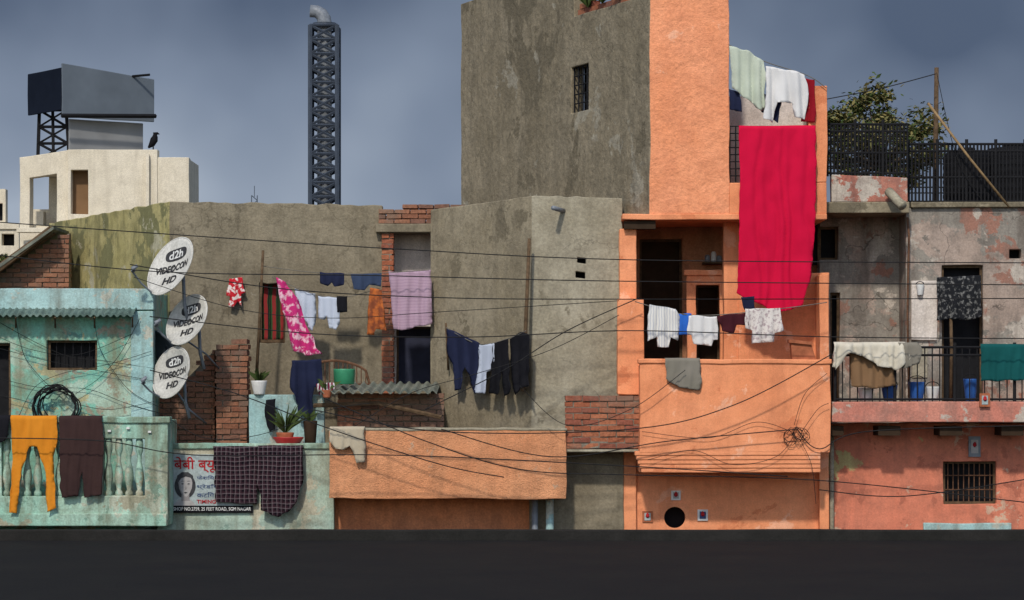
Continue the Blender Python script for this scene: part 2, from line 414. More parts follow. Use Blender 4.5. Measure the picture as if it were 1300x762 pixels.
w=bpy.data.worlds.new('World'); S.world=w; w.use_nodes=True; nt=w.node_tree; bg=nt.nodes['Background']; bg.inputs[1].default_value=1.0
def wn(t): return nt.nodes.new(t)
sky=wn('ShaderNodeTexSky'); sky.sky_type='NISHITA'; sky.sun_disc=False; sky.sun_elevation=EL; sky.sun_rotation=math.atan2(sd.x,sd.y)
mul=wn('ShaderNodeVectorMath'); mul.operation='SCALE'; mul.inputs['Scale'].default_value=.15; nt.links.new(sky.outputs[0],mul.inputs[0])
tc=wn('ShaderNodeTexCoord'); sx=wn('ShaderNodeSeparateXYZ'); nt.links.new(tc.outputs['Generated'],sx.inputs[0])
nz=wn('ShaderNodeTexNoise'); nz.inputs['Scale'].default_value=11; nz.inputs['Detail'].default_value=3; nz.inputs['Roughness'].default_value=.42; nt.links.new(tc.outputs['Generated'],nz.inputs['Vector'])
ma=wn('ShaderNodeMath'); ma.operation='MULTIPLY_ADD'; nt.links.new(nz.outputs[0],ma.inputs[0]); ma.inputs[1].default_value=.28; nt.links.new(sx.outputs[2],ma.inputs[2])
mb_=wn('ShaderNodeMath'); mb_.operation='MULTIPLY_ADD'; nt.links.new(sx.outputs[0],mb_.inputs[0]); mb_.inputs[1].default_value=.12; nt.links.new(ma.outputs[0],mb_.inputs[2])
rp=wn('ShaderNodeValToRGB'); nt.links.new(mb_.outputs[0],rp.inputs[0])
e=rp.color_ramp.elements
e[0].position=.16; e[0].color=(.35,.41,.50,1); e[1].position=.325; e[1].color=(.085,.118,.185,1)
k=e.new(.235); k.color=(.205,.255,.345,1); k=e.new(.6); k.color=(.10,.125,.18,1)
mr=wn('ShaderNodeMapRange'); mr.interpolation_type='SMOOTHSTEP'; nt.links.new(sx.outputs[1],mr.inputs[0]); mr.inputs[1].default_value=-.1; mr.inputs[2].default_value=.75
mx=wn('ShaderNodeMix'); mx.data_type='RGBA'; nt.links.new(mr.outputs[0],mx.inputs[0]); nt.links.new(mul.outputs[0],mx.inputs[6]); nt.links.new(rp.outputs[0],mx.inputs[7])
nt.links.new(mx.outputs[2],bg.inputs[0])
# ---------------------------------------------------------------- setting: ground, road
g=MB().poly([(-2500,-800,GZ),(2500,-800,GZ),(2500,4000,GZ),(-2500,4000,GZ)]).build('ground',M['earth']); tag(g,None,None,None,'structure')
zr=-.115
r_=MB().box(-150,150,-70,-2.75,GZ+.004,zr).build('road',M['asphalt']); tag(r_,None,None,None,'structure')
k_=wall('kerb',M['kerb'],None,(-60,-2.75),(60,-2.75),GZ+.004,.005,.2,cell=.6,amp=.01); tag(k_,None,None,None,'structure')

def opening(parent,px0,px1,py0,py1,Y,th=.2,name='window',mat='dark',bars=0,hbars=0,frame='wood',fr=.03,barmat='iron'):
    x0,x1,z0,z1=X(px0,Y),X(px1,Y),Z(py1,Y),Z(py0,Y)
    p=MB().box(x0-.06,x1+.06,Y+th+.012,Y+th+.03,z0-.06,z1+.06).build(name,M[mat],parent)  # opaque backing sheet; its colour carries the dark of the unlit inside
    ya,yb=Y+.07,Y+.11
    if frame:
        m=MB(); m.box(x0-.012,x0+fr,ya,yb,z0-.012,z1+.012); m.box(x1-fr,x1+.012,ya,yb,z0-.012,z1+.012); m.box(x0+fr,x1-fr,ya,yb,z1-fr,z1+.012); m.box(x0+fr,x1-fr,ya,yb,z0-.012,z0+fr)
        m.build('frame',M[frame],p)
    if bars or hbars:
        m=MB()
        for i in range(bars):
            x=x0+(x1-x0)*(i+1)/(bars+1); m.tube([(x,ya+.02,z0),(x,ya+.02,z1)],.008,5)
        for i in range(hbars):
            z=z0+(z1-z0)*(i+1)/(hbars+1); m.tube([(x0,ya+.005,z),(x1,ya+.005,z)],.007,5)
        m.build('bars',M[barmat],p)
    return p
# ================================================================ FAR: cream rooftop house, hoarding, chimney, mast
Yc=25
h=thing('cream_house','distant boxy cream rooftop house with open framed loggia, below the hoarding','building',(X(150,Yc),26,GZ))
fw('wall',M['cream'],h,86,200,190,None,Yc,.3,[(90,112,216,272)],cell=.4)
fw('low_parapet_wall',M['cream'],h,200,240,200,None,Yc+.03,.3,cell=.4)
opening(h,90,112,216,272,Yc,.3,frame=None,mat='f_khaki')  # khaki backing stands in for a shadowed recess, its shade put into the colour
A_=Vector((X(25,Yc+.25),Yc+.25)); B_=Vector((X(86,Yc)-.01,Yc+.12)); LL=(B_-A_).length
wall('loggia_frame',M['cream'],h,A_,B_,GZ,Z(189,Yc),.3,[(LL*.20,LL*.76,Z(284,Yc),Z(217,Yc))],cell=.3,top=lambda t: Z(199-9*t,Yc))
fw('loggia_back_wall',M['cream'],h,26,88,205,None,26.9,.2,[(38,62,224,266)],cell=.5)
slab('loggia_floor',M['cream'],h,X(26,Yc+.6),X(86,Yc),25.58,26.88,Z(292,Yc),Z(284,Yc))
slab('roof',M['cream'],h,X(26,Yc+.5),X(240,Yc)-.05,25.6,26.88,Z(216,Yc),Z(208,Yc))
MB().box(X(43,26.3),X(56,26.3),26.2,26.6,Z(284,Yc),Z(264,Yc)).build('loggia_bench',M['cream'],h)
wall('right_wall',M['cream'],h,(X(240,Yc)-.01,Yc+.335),(X(240,Yc)-.01,26.9),GZ,Z(201,Yc),.3,cell=.5)
slab('ledge',M['cream'],h,X(24,Yc),X(150,Yc),Yc-.3,Yc-.01,Z(296,Yc),Z(290,Yc))
MB().box(X(186,Yc),X(190,Yc),Yc-.12,Yc-.03,GZ,Z(196,Yc)).build('drain_pipe',M['cream'],h)
h2=thing('pale_house','small pale house with dark windows at the far left edge','building',(X(5,32),33,GZ))
fw('wall',M['cream'],h2,-60,24,286,None,32,.3,[(2,18,297,312)],cell=.5); fw('upper_wall',M['cream'],h2,-50,7,240,287,32.5,.3,[(-20,3,258,280)],cell=.5)
opening(h2,2,18,297,312,32,.3,frame=None); opening(h2,-20,3,258,280,32.5,.3,frame=None)
slab('roof',M['cream'],h2,X(-62,32),X(25,32),31.95,36,Z(286,32)-.1,Z(286,32)+.05)
b=thing('hoarding','big blank double hoarding on a lattice frame over the cream rooftop','billboard',(X(90,27),27,Z(189,Yc)))
def quadpanel(name,mat,pxa,Ya,pxb,Yb,pt,pb,th=.05,drop=0):
    A=Vector((X(pxa,Ya),Ya,0)); B=Vector((X(pxb,Yb),Yb,0)); z1=Z(pt,26); z0=Z(pb,26)
    wall(name,M[mat],b,A,B,z0,z1,th,cell=.5,amp=.01,bevel=.015,top=(lambda t: z1-drop*t))
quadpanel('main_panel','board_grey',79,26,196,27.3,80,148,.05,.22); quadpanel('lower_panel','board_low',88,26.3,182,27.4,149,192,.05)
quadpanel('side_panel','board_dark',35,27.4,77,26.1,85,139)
m=MB()
a0,a1=P(50,140,27.3),P(84,140,26.6); c0,c1=P(48,204,27.3),P(88,204,26.6)
for t in (0,.5,1): m.tube([a0.lerp(a1,t),c0.lerp(c1,t)],.05,4)
for t in (0,.33,.66,1): m.tube([a0.lerp(c0,t),a1.lerp(c1,t)],.035,4)
for t in (0,.33,.66): m.tube([a0.lerp(c0,t),a1.lerp(c1,t+.33)],.03,4); m.tube([a1.lerp(c1,t),a0.lerp(c0,t+.33)],.03,4)
m.build('lattice_frame',M['iron'],b)
m=MB(); m.tube([P(78,147,25.8),P(198,147.5,27.1)],.05,4); m.tube([P(168,97,27),P(190,95,26.8)],.03,4); m.build('catwalk_rail',M['iron'],b)
m=MB(); q=P(194,189,Yc+.1); m.tube([q+Vector((-.10,0,.02)),q+Vector((-.02,0,.10)),q+Vector((.03,0,.2)),q+Vector((.05,0,.27)),q+Vector((.05,0,.33)),q+Vector((.10,0,.34)),q+Vector((.15,0,.32))],[.02,.07,.085,.06,.055,.03,.006],8)
m.tube([q+Vector((0,.02,.08)),q+Vector((0,.02,-.02))],.01,4); m.tube([q+Vector((.02,-.03,.08)),q+Vector((.02,-.03,-.02))],.01,4)
tag(m.build('crow',M['black'],None,True),'small black crow perched on the cream rooftop edge','bird')
Yk=60; ch=thing('lattice_chimney','tall slate grey lattice chimney with a bent flue top against the sky','chimney',(X(411,Yk),Yk,GZ))
xl,xr=X(395,Yk),X(429,Yk); zt=Z(34,Yk); wd=xr-xl
m=MB(); cs=[(xl,Yk-wd/2),(xr,Yk-wd/2),(xr,Yk+wd/2),(xl,Yk+wd/2)]
for (x,y) in cs: m.tube([(x,y,GZ),(x,y,zt)],.085,6)
m.build('corner_posts',M['chimney_steel'],ch)
m=MB(); st=.5; z=zt
while z>Z(330,Yk):
    for k in range(4):
        a=cs[k]; c=cs[(k+1)%4]
        m.tube([(a[0],a[1],z),(c[0],c[1],z)],.05,4)
        m.tube([(a[0],a[1],z),(c[0],c[1],z-st)],.05,4); m.tube([(c[0],c[1],z),(a[0],a[1],z-st)],.05,4)
    z-=st
m.build('bracing',M['chimney_steel'],ch)
cx=(xl+xr)/2
MB().tube([(cx,Yk,GZ),(cx,Yk,zt+.12),(cx-.02,Yk,zt+.28),(cx-.11,Yk,zt+.43),(cx-.27,Yk,zt+.53),(cx-.50,Yk,zt+.55)],[.26,.26,.25,.24,.22,.22],14).build('flue',M['steel'],ch,True)
MB().tube([(cx,Yk,zt+.02),(cx,Yk,zt+.12)],.42,16).build('flange',M['chimney_steel'],ch)
Ym=50; m=MB(); a=P(323,300,Ym); zt2=Z(236,Ym)
for dx in (-.09,.09): m.tube([(a.x+dx,Ym,GZ),(a.x+dx,Ym,zt2-.3)],.02,4)
z=zt2-.3
while z>Z(300,Ym): m.tube([(a.x-.09,Ym,z),(a.x+.09,Ym,z-.16)],.014,4); m.tube([(a.x+.09,Ym,z-.16),(a.x-.09,Ym,z-.32)],.014,4); z-=.32
m.tube([(a.x,Ym,zt2-.35),(a.x,Ym,zt2)],.015,4)
tag(m.build('radio_mast',M['steelblue']),'thin distant lattice radio mast on the skyline left of the chimney','mast')
# ================================================================ LEFT: brick shed behind, grey cement house
Ys=5.2
h=thing('brick_shed','tumbledown brick shed with sloping roof behind the turquoise house','building',(X(40,Ys),Ys+.5,GZ))
bricks(MB(),-30,88,285,420,Ys,.22,top=lambda t: Z(368-78*t,Ys)).build('brick_wall',M['brick_dark'],h)
m=MB(); m.prism([P(-30,372,Ys+.03),P(88,296,Ys+.03),P(88,440,Ys+.03),P(-30,440,Ys+.03)],(0,.15,0)); m.build('mortar',M['mortar'],h)
m=MB()
for i in range(9):
    yy=Ys-.35+.25*i
    m.tube([P(-30,362+random.uniform(-4,4),yy),P(66+random.uniform(-3,3),292+random.uniform(-3,3),yy)],.045,6)
m.build('roof_poles',M['wood'],h)
MB().prism([P(-30,356,Ys-.4),P(68,287,Ys-.4),P(68,291,Ys-.4),P(-30,361,Ys-.4)],(0,2.4,0)).build('roof',M['tin'],h)
Yg=2.2
h=thing('cement_house','dark cement plastered house with mossy side wall behind the satellite dishes','building',(X(330,Yg),3.5,GZ))
rag=lambda t: Z(256,Yg)+.03*noise.noise(Vector((t*14,3,1)))-.05*t
fw('wall',M['cement'],h,215,486,256,None,Yg,.22,[(329,362,358,434)],top=rag)
wall('mossy_side_wall',M['moss'],h,(X(62,7),7),(X(215,Yg)-.012,Yg+.004),GZ,Z(256,Yg),.22,top=lambda t: Z(256,Yg)+.03*noise.noise(Vector((t*14,9,1))))
slab('roof',M['cement'],h,X(215,Yg)+.05,X(486,Yg)-.05,Yg+.25,6.5,Z(256,Yg)-.4,Z(256,Yg)-.25)
wn_=opening(h,329,362,358,434,Yg,.2,mat='dark',frame='wood',bars=2)
cloth('curtain',None,None,rect(331,361,360,432),Yg+.16,M['curtain'],.02,3,4,parent=wn_)
Ya=2.25
h=thing('alcove_house','narrow house with brick pier and shaded white alcove beside the cement house','building',(X(525,Ya),3,GZ))
m=MB(); bricks(m,484,500,296,500,Ya-.12,.3); bricks(m,484,500,500,760,Ya-.12,.3); m.build('brick_pier',M['brick'],h)
MB().box(X(486,Ya),X(498,Ya),Ya-.105,Ya+.1,GZ,Z(296,Ya)).build('mortar',M['mortar'],h)
m=MB(); bricks(m,480,592,259,284,Ya-.15,.35,ragtop=1); m.build('brick_parapet',M['brick_dark'],h)
slab('roof',M['cement'],h,X(478,Ya),X(600,Ya),Ya-.18,5.2,Z(296,Ya),Z(285,Ya))
fw('back_wall',M['white_wall'],h,496,620,290,None,Ya+.32,.15,[(503,560,415,500)])
opening(h,503,560,415,500,Ya+.32,.15,'door','navydark',frame='wood')
fw('sill_wall',M['cement'],h,498,560,488,None,Ya-.05,.15)
# ================================================================ TEAL HOUSE
Yt=.3
h=thing('turquoise_house','turquoise house with baluster balcony at the lower left','building',(X(90,Yt),1,GZ))
fw('wall',M['teal'],h,-140,192,367,None,Yt,.2,[(60,123,432,470),(-60,13,436,534)])
wall('side_wall',M['teal'],h,(X(192,Yt)-.2,Yt+.202),(X(192,Yt)-.2,2.0),GZ,Z(369,Yt),-.197)
fw('parapet_band',M['ltblue'],h,-140,195,366,393,Yt-.05,.3)
fw('pilaster',M['ltblue'],h,166,194,394.5,None,Yt-.04,.2)
slab('roof',M['ltblue'],h,X(-140,Yt),X(188,Yt),Yt+.22,2,Z(390,Yt),Z(384,Yt))
p=opening(h,60,123,432,470,Yt,.2,frame='wood',bars=5); opening(h,-60,13,436,534,Yt,.2,frame='wood',bars=2)
V=[];F=[]; N=220; xa,xb=X(-140,Yt),X(174,Yt)
for i in range(N+1):
    x=xa+(xb-xa)*i/N; o_=.016*math.sin(2*math.pi*(x-xa)/.085)
    V+= [(x,Yt-.052,Z(392,Yt)+o_),(x,Yt-.28,Z(399,Yt-.28)+o_),(x,Yt-.28,Z(399,Yt-.28)+o_-.022),(x,Yt-.052,Z(392,Yt)+o_-.022)]
for i in range(N):
    for k in range(4): F.append((4*i+k,4*i+(k+1)%4,4*i+4+(k+1)%4,4*i+4+k))
finish('awning',V,F,M['tin_green'],h)
for px in (20,70,120,168):
    MB().tube([P(px,403,Yt-.26),P(px,416,Yt-.02)],.012,5).build('awning_bracket',M['wood'],h)
Yb=-.72
fw('balcony_parapet',M['mint'],h,-140,213,533,661,Yb,.14,[(2,60,557,630),(66,122,557,630),(131,184,557,630)])
slab('balcony_floor',M['mint'],h,X(-140,Yb),X(212,Yb),Yb-.03,Yt-.01,Z(668,Yb),Z(652,Yb))
fw('coping',M['mint'],h,-140,216,529,537,Yb-.03,.2)
wall('balcony_end_wall',M['mint'],h,(X(212,Yb),Yb+.141),(X(212,Yb),Yt-.02),Z(660,Yb),Z(534,Yb),.1)
prof=[(.03,0),(.05,.02),(.05,.06),(.028,.09),(.045,.16),(.062,.24),(.05,.34),(.026,.44),(.03,.52),(.05,.58),(.05,.65),(.04,.73)]
for px in (9,22,35,48,76,89,102,114,138,151,164,177):
    q=P(px,631,Yb+.07); kz=(Z(556,Yb)-Z(631,Yb))/.73
    MB().lathe(q,[(r*.95,z*kz) for r,z in prof],12).build('baluster',M['mint'],h,True)
m=MB()
for px in list(range(6,210,26)):
    q=P(px+random.uniform(-4,4),545+random.uniform(-2,4),Yb-.02); m.box(q.x-.02,q.x+.02,q.y-.012,q.y+.02,q.z-.012,q.z+.012)
m.build('tile_studs',M['white'],h)
m=MB()
for i in range(9):
    c=P(72+random.uniform(-4,4),514+random.uniform(-3,3),Yt-.1-.02*i); rx=.26+random.uniform(-.05,.04); rz=.24+random.uniform(-.06,.05); ph=random.random()*6
    m.tube([c+Vector((rx*math.cos(a*math.pi/12+ph),.03*math.sin(3*a),rz*math.sin(a*math.pi/12+ph)-.03*abs(math.cos(a)))) for a in range(24)],.009,5,True)
tag(m.build('cable_coil',M['wire'],None,True),'big coil of black cable hanging on the turquoise wall above the balcony','cable')
def cable(name,label,pts,Y,r=.008,mat='wire',cat='cable',group=None,sub=10):
    Yf=Y if callable(Y) else (lambda px:Y)
    w_=[]
    n=len(pts)
    for i in range(n-1):
        p0=pts[max(i-1,0)];p1=pts[i];p2=pts[i+1];p3=pts[min(i+2,n-1)]
        for k in range(sub):
            t=k/sub
            f=lambda a,b_,c,d_: .5*((2*b_)+(-a+c)*t+(2*a-5*b_+4*c-d_)*t*t+(-a+3*b_-3*c+d_)*t**3)
            x=f(p0[0],p1[0],p2[0],p3[0]); y=f(p0[1],p1[1],p2[1],p3[1]); w_.append(P(x,y,Yf(x)))
    w_.append(P(*pts[-1],Yf(pts[-1][0])))
    return tag(MB().tube(w_,r,5).build(name,M[mat],None,True),label,cat,group)
tcs=[[(-10,404),(40,432),(85,452),(130,458),(196,468)],[(-10,478),(50,492),(110,494),(160,512),(215,528)],[(20,405),(30,450),(52,480),(66,492)],
 [(120,404),(126,440),(146,474),(170,500),(213,522)],[(-10,440),(60,458),(120,470),(196,484)],[(96,500),(126,480),(152,450),(178,404)],[(24,528),(44,492),(80,474),(140,462),(192,446)],
 [(-10,424),(40,444),(100,450),(168,424)],[(-10,500),(34,510),(52,520)],[(100,514),(140,520),(196,510)]]
for i,q in enumerate(tcs): cable('slack_cable','slack black cable tangled across the turquoise facade',q,Yt-.045-.006*i,.0035,group='slack cables tangled on the turquoise facade')
# ================================================================ MINT LOW HOUSE with terrace
Ym2=-.1
h=thing('mint_house','low faded mint house with a beauty parlour poster on its wall','building',(X(315,Ym2),1,GZ))
fw('wall',M['mintwall'],h,200,424,569,None,Ym2,.2)
slab('terrace_floor',M['cement'],h,X(198,Ym2),X(560,1),Ym2+.205,Yg-.01,Z(578,Ym2),Z(570,Ym2))
fw('back_parapet',M['ltblue'],h,316,412,501,572,.7,.15)
fw('coping',M['mint'],h,198,426,563,570,Ym2-.03,.25)
h=thing('ruined_brick_wall','ruined stepped brick wall standing behind the lowest satellite dish','wall',(X(255,1),1,Z(570,Ym2)))
m=MB(); bricks(m,272,316,430,566,.95,.4,ragtop=1,ragside=.03); bricks(m,196,273,430,566,1.1,.25,top=lambda t: Z(505-75*max(0,t-.1),1.1)+.0); m.build('bricks',M['brick_dark'],h)
m=MB(); m.box(X(275,1),X(313,1),.98,1.3,Z(566,1),Z(438,1)); m.prism([P(200,566,1.14),P(272,566,1.14),P(272,445,1.14),P(200,520,1.14)],(0,.15,0)); m.build('mortar',M['mortar'],h)
h=thing('tin_roof_shelter','low brick shelter under a corrugated roof sheet above the peach parapet','shelter',(X(490,.8),1,Z(570,Ym2)))
m=MB(); bricks(m,428,564,499,600,.75,.22); m.build('brick_wall',M['brick_dark'],h)
MB().box(X(430,.8),X(562,.8),.78,.94,Z(600,.75),Z(500,.75)).build('mortar',M['mortar'],h)
V=[];F=[]; N=110; xa,xb=X(402,.1),X(554,.1)
for i in range(N+1):
    x=xa+(xb-xa)*i/N; o_=.022*math.sin(2*math.pi*(x-xa)/.12)
    V+= [(x,1.9,Z(486,1.9)+o_),(x,.3,Z(497,.3)+o_),(x,.3,Z(497,.3)+o_-.014),(x,1.9,Z(486,1.9)+o_-.014)]
for i in range(N):
    for k in range(4): F.append((4*i+k,4*i+(k+1)%4,4*i+4+(k+1)%4,4*i+4+k))
finish('corrugated_sheet',V,F,M['tin'],h)
m=MB(); m.tube([P(398,515,.55),P(480,512,.5),P(560,530,.45)],.03,6); m.build('prop_beam',M['wood'],h)
h=thing('peach_balcony_house','ground floor house with rough peach parapet in front of the cement box','building',(X(570,0),.5,GZ))
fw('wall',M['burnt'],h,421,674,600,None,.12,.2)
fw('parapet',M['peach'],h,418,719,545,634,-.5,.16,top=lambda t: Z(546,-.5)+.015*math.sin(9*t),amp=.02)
slab('balcony_floor',M['peach'],h,X(420,-.5),X(717,-.5),-.34,.12,Z(633,-.5),Z(618,-.5))
wall('parapet_end_wall',M['peach'],h,(X(421,-.5)+.0,-.338),(X(421,-.5)+.0,.1),Z(632,-.5),Z(549,-.5),-.12)
fw('coping',M['cement_light'],h,416,721,543.5,547,-.51,.2,amp=.02)
# ================================================================ CEMENT BOX
Yx=.3
h=thing('cement_box_house','pale cement block house left of the orange house, behind the tall pole','building',(X(700,Yx),1.5,GZ))
wall('left_wall',M['cement_mid'],h,(X(546,1.95),1.95),(X(675,Yx)-.004,Yx+.003),GZ,Z(249,Yx),.2,amp=.008,top=lambda t: Z(249,Yx)-.07*(1-t)+.012*noise.noise(Vector((t*12,1,5))))  # darker material than the front wall, standing in for side shade
fw('front_wall',M['cement_light'],h,675,790,249,None,Yx,.2,[(733,744,326,333),(731,743,344,352)],amp=.008,top=lambda t: Z(249,Yx)-.03*t+.015*noise.noise(Vector((t*9,2,5))))
opening(h,733,744,326,333,Yx,.2,'vent',frame=None); opening(h,731,743,344,352,Yx,.2,'vent',frame=None)
slab('roof',M['cement_mid'],h,X(640,1.5),X(786,Yx),1.0,3.2,Z(249,Yx)-.3,Z(249,Yx)-.15)
tubeobj('pipe_stub',M['steel'],h,[P(716,268,Yx+.02),P(702,264,Yx-.3)],.03,8)
h=thing('brick_parapet_house','grey walled lower house topped by a red brick parapet beside the orange balcony','building',(X(760,.1),.5,GZ))
m=MB(); bricks(m,717,814,502,570,-.42,.24); m.build('brick_parapet',M['brick'],h)
MB().box(X(719,-.4),X(811,-.4),-.405,-.2,Z(569,-.4),Z(504,-.4)).build('mortar',M['mortar'],h)
fw('wall',M['cement'],h,672,792,571,None,.0,.18)
slab('ledge',M['cement_light'],h,X(716,-.42),X(815,-.42),-.44,.15,Z(574,-.4),Z(570.5,-.4))
for px,r in ((679,.04),(698,.05)): tag(tubeobj('drain_pipe',M['steel' if px<690 else 'ltblue'],None,[P(px,628,-.12),P(px,760,-.12)],r,10),('thin grey' if px<690 else 'thick pale')+' drain pipe below the right end of the peach parapet','pipe')
tag(tubeobj('bamboo_pole',M['wood'],None,[P(672,303,.1),P(668,400,.08),P(664,497,.1)],[.022,.026,.03],8),'tall upright pole holding the clothesline before the cement block wall','pole')
tag(tubeobj('wooden_stick',M['wood'],None,[P(334,318,1.4),P(330,400,1.45),P(325,490,1.5)],[.018,.02,.022],7),'thin wooden stick propped upright by the curtained window','pole')
tag(tubeobj('line_stick',M['wood'],None,[P(566,410,1.5),P(569,470,1.55)],.015,6),'short stick holding the left end of the navy laundry line','pole')
# ================================================================ ORANGE HOUSE
Yo=-.1
h=thing('orange_house','tall orange house with bare cement side wall and laundry balconies','building',(X(900,0),1.5,GZ))
Lw=(Vector((X(825,Yo),Yo))-Vector((X(585,5.5),5.5))).length
def uat(px):
    a=Vector((X(585,5.5),5.5)); b_=Vector((X(825,Yo),Yo)); lo,hi=0,1
    for _ in range(40):
        t=(lo+hi)/2; p=a.lerp(b_,t); q=650+p.x*sc(p.y)
        if q<px: lo=t
        else: hi=t
    p=a.lerp(b_,t); return t*Lw,p.y
u0,y0_=uat(725); u1,_=uat(747); n0,yn0=uat(729); n1,yn1=uat(802)
ztop=Z(-75,Yo); znotch=Z(21,yn0)
wall('cement_side_wall',M['cement_tower'],h,(X(585,5.5),5.5),(X(825,Yo)-.003,Yo+.004),Z(274,Yo),ztop,.2,[(u0,u1,Z(144,y0_),Z(86,y0_)),(n0,n1,znotch,ztop+.1)],amp=.012)
a=Vector((X(585,5.5),5.5,0)); b_=Vector((X(825,Yo),Yo,0)); dv=(b_-a).normalized(); nv=Vector((-dv.y,dv.x,0))
def sw(u,dn,z): p=a+dv*u+nv*dn; return Vector((p.x,p.y,z))
zz0,zz1=Z(144,y0_),Z(86,y0_)
wp=MB().prism([sw(u0-.05,.22,zz0-.05),sw(u1+.05,.22,zz0-.05),sw(u1+.05,.22,zz1+.05),sw(u0-.05,.22,zz1+.05)],nv*.03).build('window',M['dark'],h)
m=MB()
for i in range(5): t=u0+(u1-u0)*i/4; m.tube([sw(t,.05,zz0),sw(t,.05,zz1)],.012,5)
for i in range(6): t=zz0+(zz1-zz0)*i/5; m.tube([sw(u0,.05,t),sw(u1,.05,t)],.010,5)
m.build('bars',M['iron'],wp)
MB().prism([sw(n0-.1,.6,znotch-.2),sw(n1+.05,.6,znotch-.2),sw(n1+.05,.6,ztop),sw(n0-.1,.6,ztop)],nv*.1).build('roof_room_wall',M['cement_tower'],h)
MB().prism([sw(0.3,.21,znotch-.2),sw(Lw-.25,.21,znotch-.2),Vector((X(926,Yo)-.25,.2,znotch-.2)),Vector((X(926,Yo)-.25,3.5,znotch-.2))],(0,0,.1)).build('roof',M['cement'],h)
fw('upper_wall',M['orange_rough'],h,825,926,-75,272,Yo,.2,amp=.018)
wall('upper_return_wall',M['orange'],h,(X(926,Yo)-.2,Yo+.202),(X(926,Yo)-.2,1.2),Z(272,Yo),Z(-75,Yo),-.197)
slab('upper_floor',M['orange'],h,X(790,Yo),X(1050,Yo),Yo-.02,2.2,Z(279,Yo),Z(272,Yo)+.005)
fw('balcony_apron',M['orange'],h,926,1050,232,272,Yo,.14)
fw('end_post',M['orange'],h,1026,1050,109,232,Yo-.004,.2)
wall('end_wall',M['white_wall'],h,(X(1050,Yo)-.15,Yo+.2),(X(1050,Yo)-.15,1.4),Z(270,Yo),Z(112,Yo),-.14)
fw('back_wall',M['white_wall'],h,900,1046,122,270,1.3,.15)
gr=MB()
for i in range(14): x=X(927+i*7.4,Yo); gr.tube([(x,Yo+.06,Z(232,Yo)),(x,Yo+.06,Z(160,Yo))],.01,5)
for i in range(9):
    z=Z(232-i*9,Yo); gr.tube([(X(925,Yo),Yo+.06,z),(X(1028,Yo),Yo+.06,z)],.008,5)
gr.build('balcony_grille',M['iron'],h)
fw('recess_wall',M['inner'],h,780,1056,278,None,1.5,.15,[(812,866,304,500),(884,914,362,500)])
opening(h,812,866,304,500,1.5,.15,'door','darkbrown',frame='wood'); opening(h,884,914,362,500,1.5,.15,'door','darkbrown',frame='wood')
fw('left_pillar',M['orange'],h,786,808,291,None,.02,.2)
fw('left_upstand',M['orange'],h,784,818,379,501,-.25,.25)
fw('inner_pillar',M['orange'],h,919,939,279,600,.45,.2)
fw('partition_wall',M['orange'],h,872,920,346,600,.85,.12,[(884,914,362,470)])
fw('partition_ledge',M['orange'],h,869,922,343,350,.81,.2)
fw('stair_wall',M['orange'],h,938,1053,346,600,.42,.15,top=lambda t: Z(346,.42)-(.28*max(0,min(1,(t-.1)*4)) if t<.45 else .28*max(0,1-(t-.45)*4)))
wall('right_side_wall',M['orange'],h,(X(1052,.0),-.05),(X(1052,.0),1.9),GZ,Z(349,0),.12)
m=MB()
m.box(X(792,0),X(832,0),-.06,.12,Z(291,0),Z(281,0)); m.build('lintel_beam',M['darkbrown'],h)
Yp=-.6
fw('balcony_parapet',M['orange'],h,812,1054,461,575,Yp,.16,amp=.016)
fw('coping',M['orange'],h,810,1056,456,462,Yp-.02,.2)
wall('parapet_left_end',M['orange'],h,(X(812,Yp),Yp+.161),(X(812,Yp),.05),Z(600,Yp),Z(464,Yp),-.08)
for i in range(5):
    fw('plaster_rib',M['orange'],h,806+i*2,1042,573+i*5.4,578.6+i*5.4,Yp+.012*i,.3,amp=.006)
slab('balcony_floor',M['orange'],h,X(812,Yp),X(1042,Yp),Yp+.31,.3,Z(600,Yp),Z(588,Yp))
fw('ground_floor_wall',M['orange'],h,788,1046,596,None,.1,.2,[(842,871,643,671)])
opening(h,842,871,643,671,.1,.2,'vent',frame=None)
q=P(856.5,657,.1); m=MB(); n_=28
for i in range(n_):
    a0=2*math.pi*i/n_; a1=2*math.pi*(i+1)/n_
    def rp_(a_,r_): return q+Vector((r_*math.cos(a_),-.012,r_*math.sin(a_)))
    def sq(a_):
        c_,s_=math.cos(a_),math.sin(a_); k_=.19/max(abs(c_),abs(s_)); return q+Vector((k_*c_,-.012,k_*s_))
    m.prism([rp_(a0,.135),rp_(a1,.135),sq(a1),sq(a0)],(0,.03,0))
m.build('vent_ring',M['orange'],h)
sh=thing('pot_shelf','small shelf of steel pots in the shaded recess behind the laundry','shelf',P(905,334,1.2))
MB().box(X(893,1.2),X(918,1.2),1.1,1.49,Z(335,1.2),Z(333,1.2)).build('board',M['wood'],sh)
for px,hh in ((898,10),(906,14),(913,9)):
    q=P(px,333,1.25); hz=hh/100; MB().lathe(q,[(.02,0),(.035,.01),(.035,hz*.8),(.02,hz)],12).build('pot',M['steel'] if px!=906 else M['white'],sh,True)
tp_=thing('terracotta_planter','terracotta trough tilted on the orange balcony ledge','planter',P(1017,457,-.5))
m=MB(); m.prism([P(1004,434,-.55),P(1030,437,-.55),P(1036,457,-.55),P(1006,457,-.55)],(0,.2,0)); m.build('trough',M['terracotta'],tp_)
m=MB(); m.prism([P(1002,431,-.58),P(1031,434,-.58),P(1031,438,-.58),P(1002,435,-.58)],(0,.26,0)); m.build('rim',M['terracotta'],tp_)
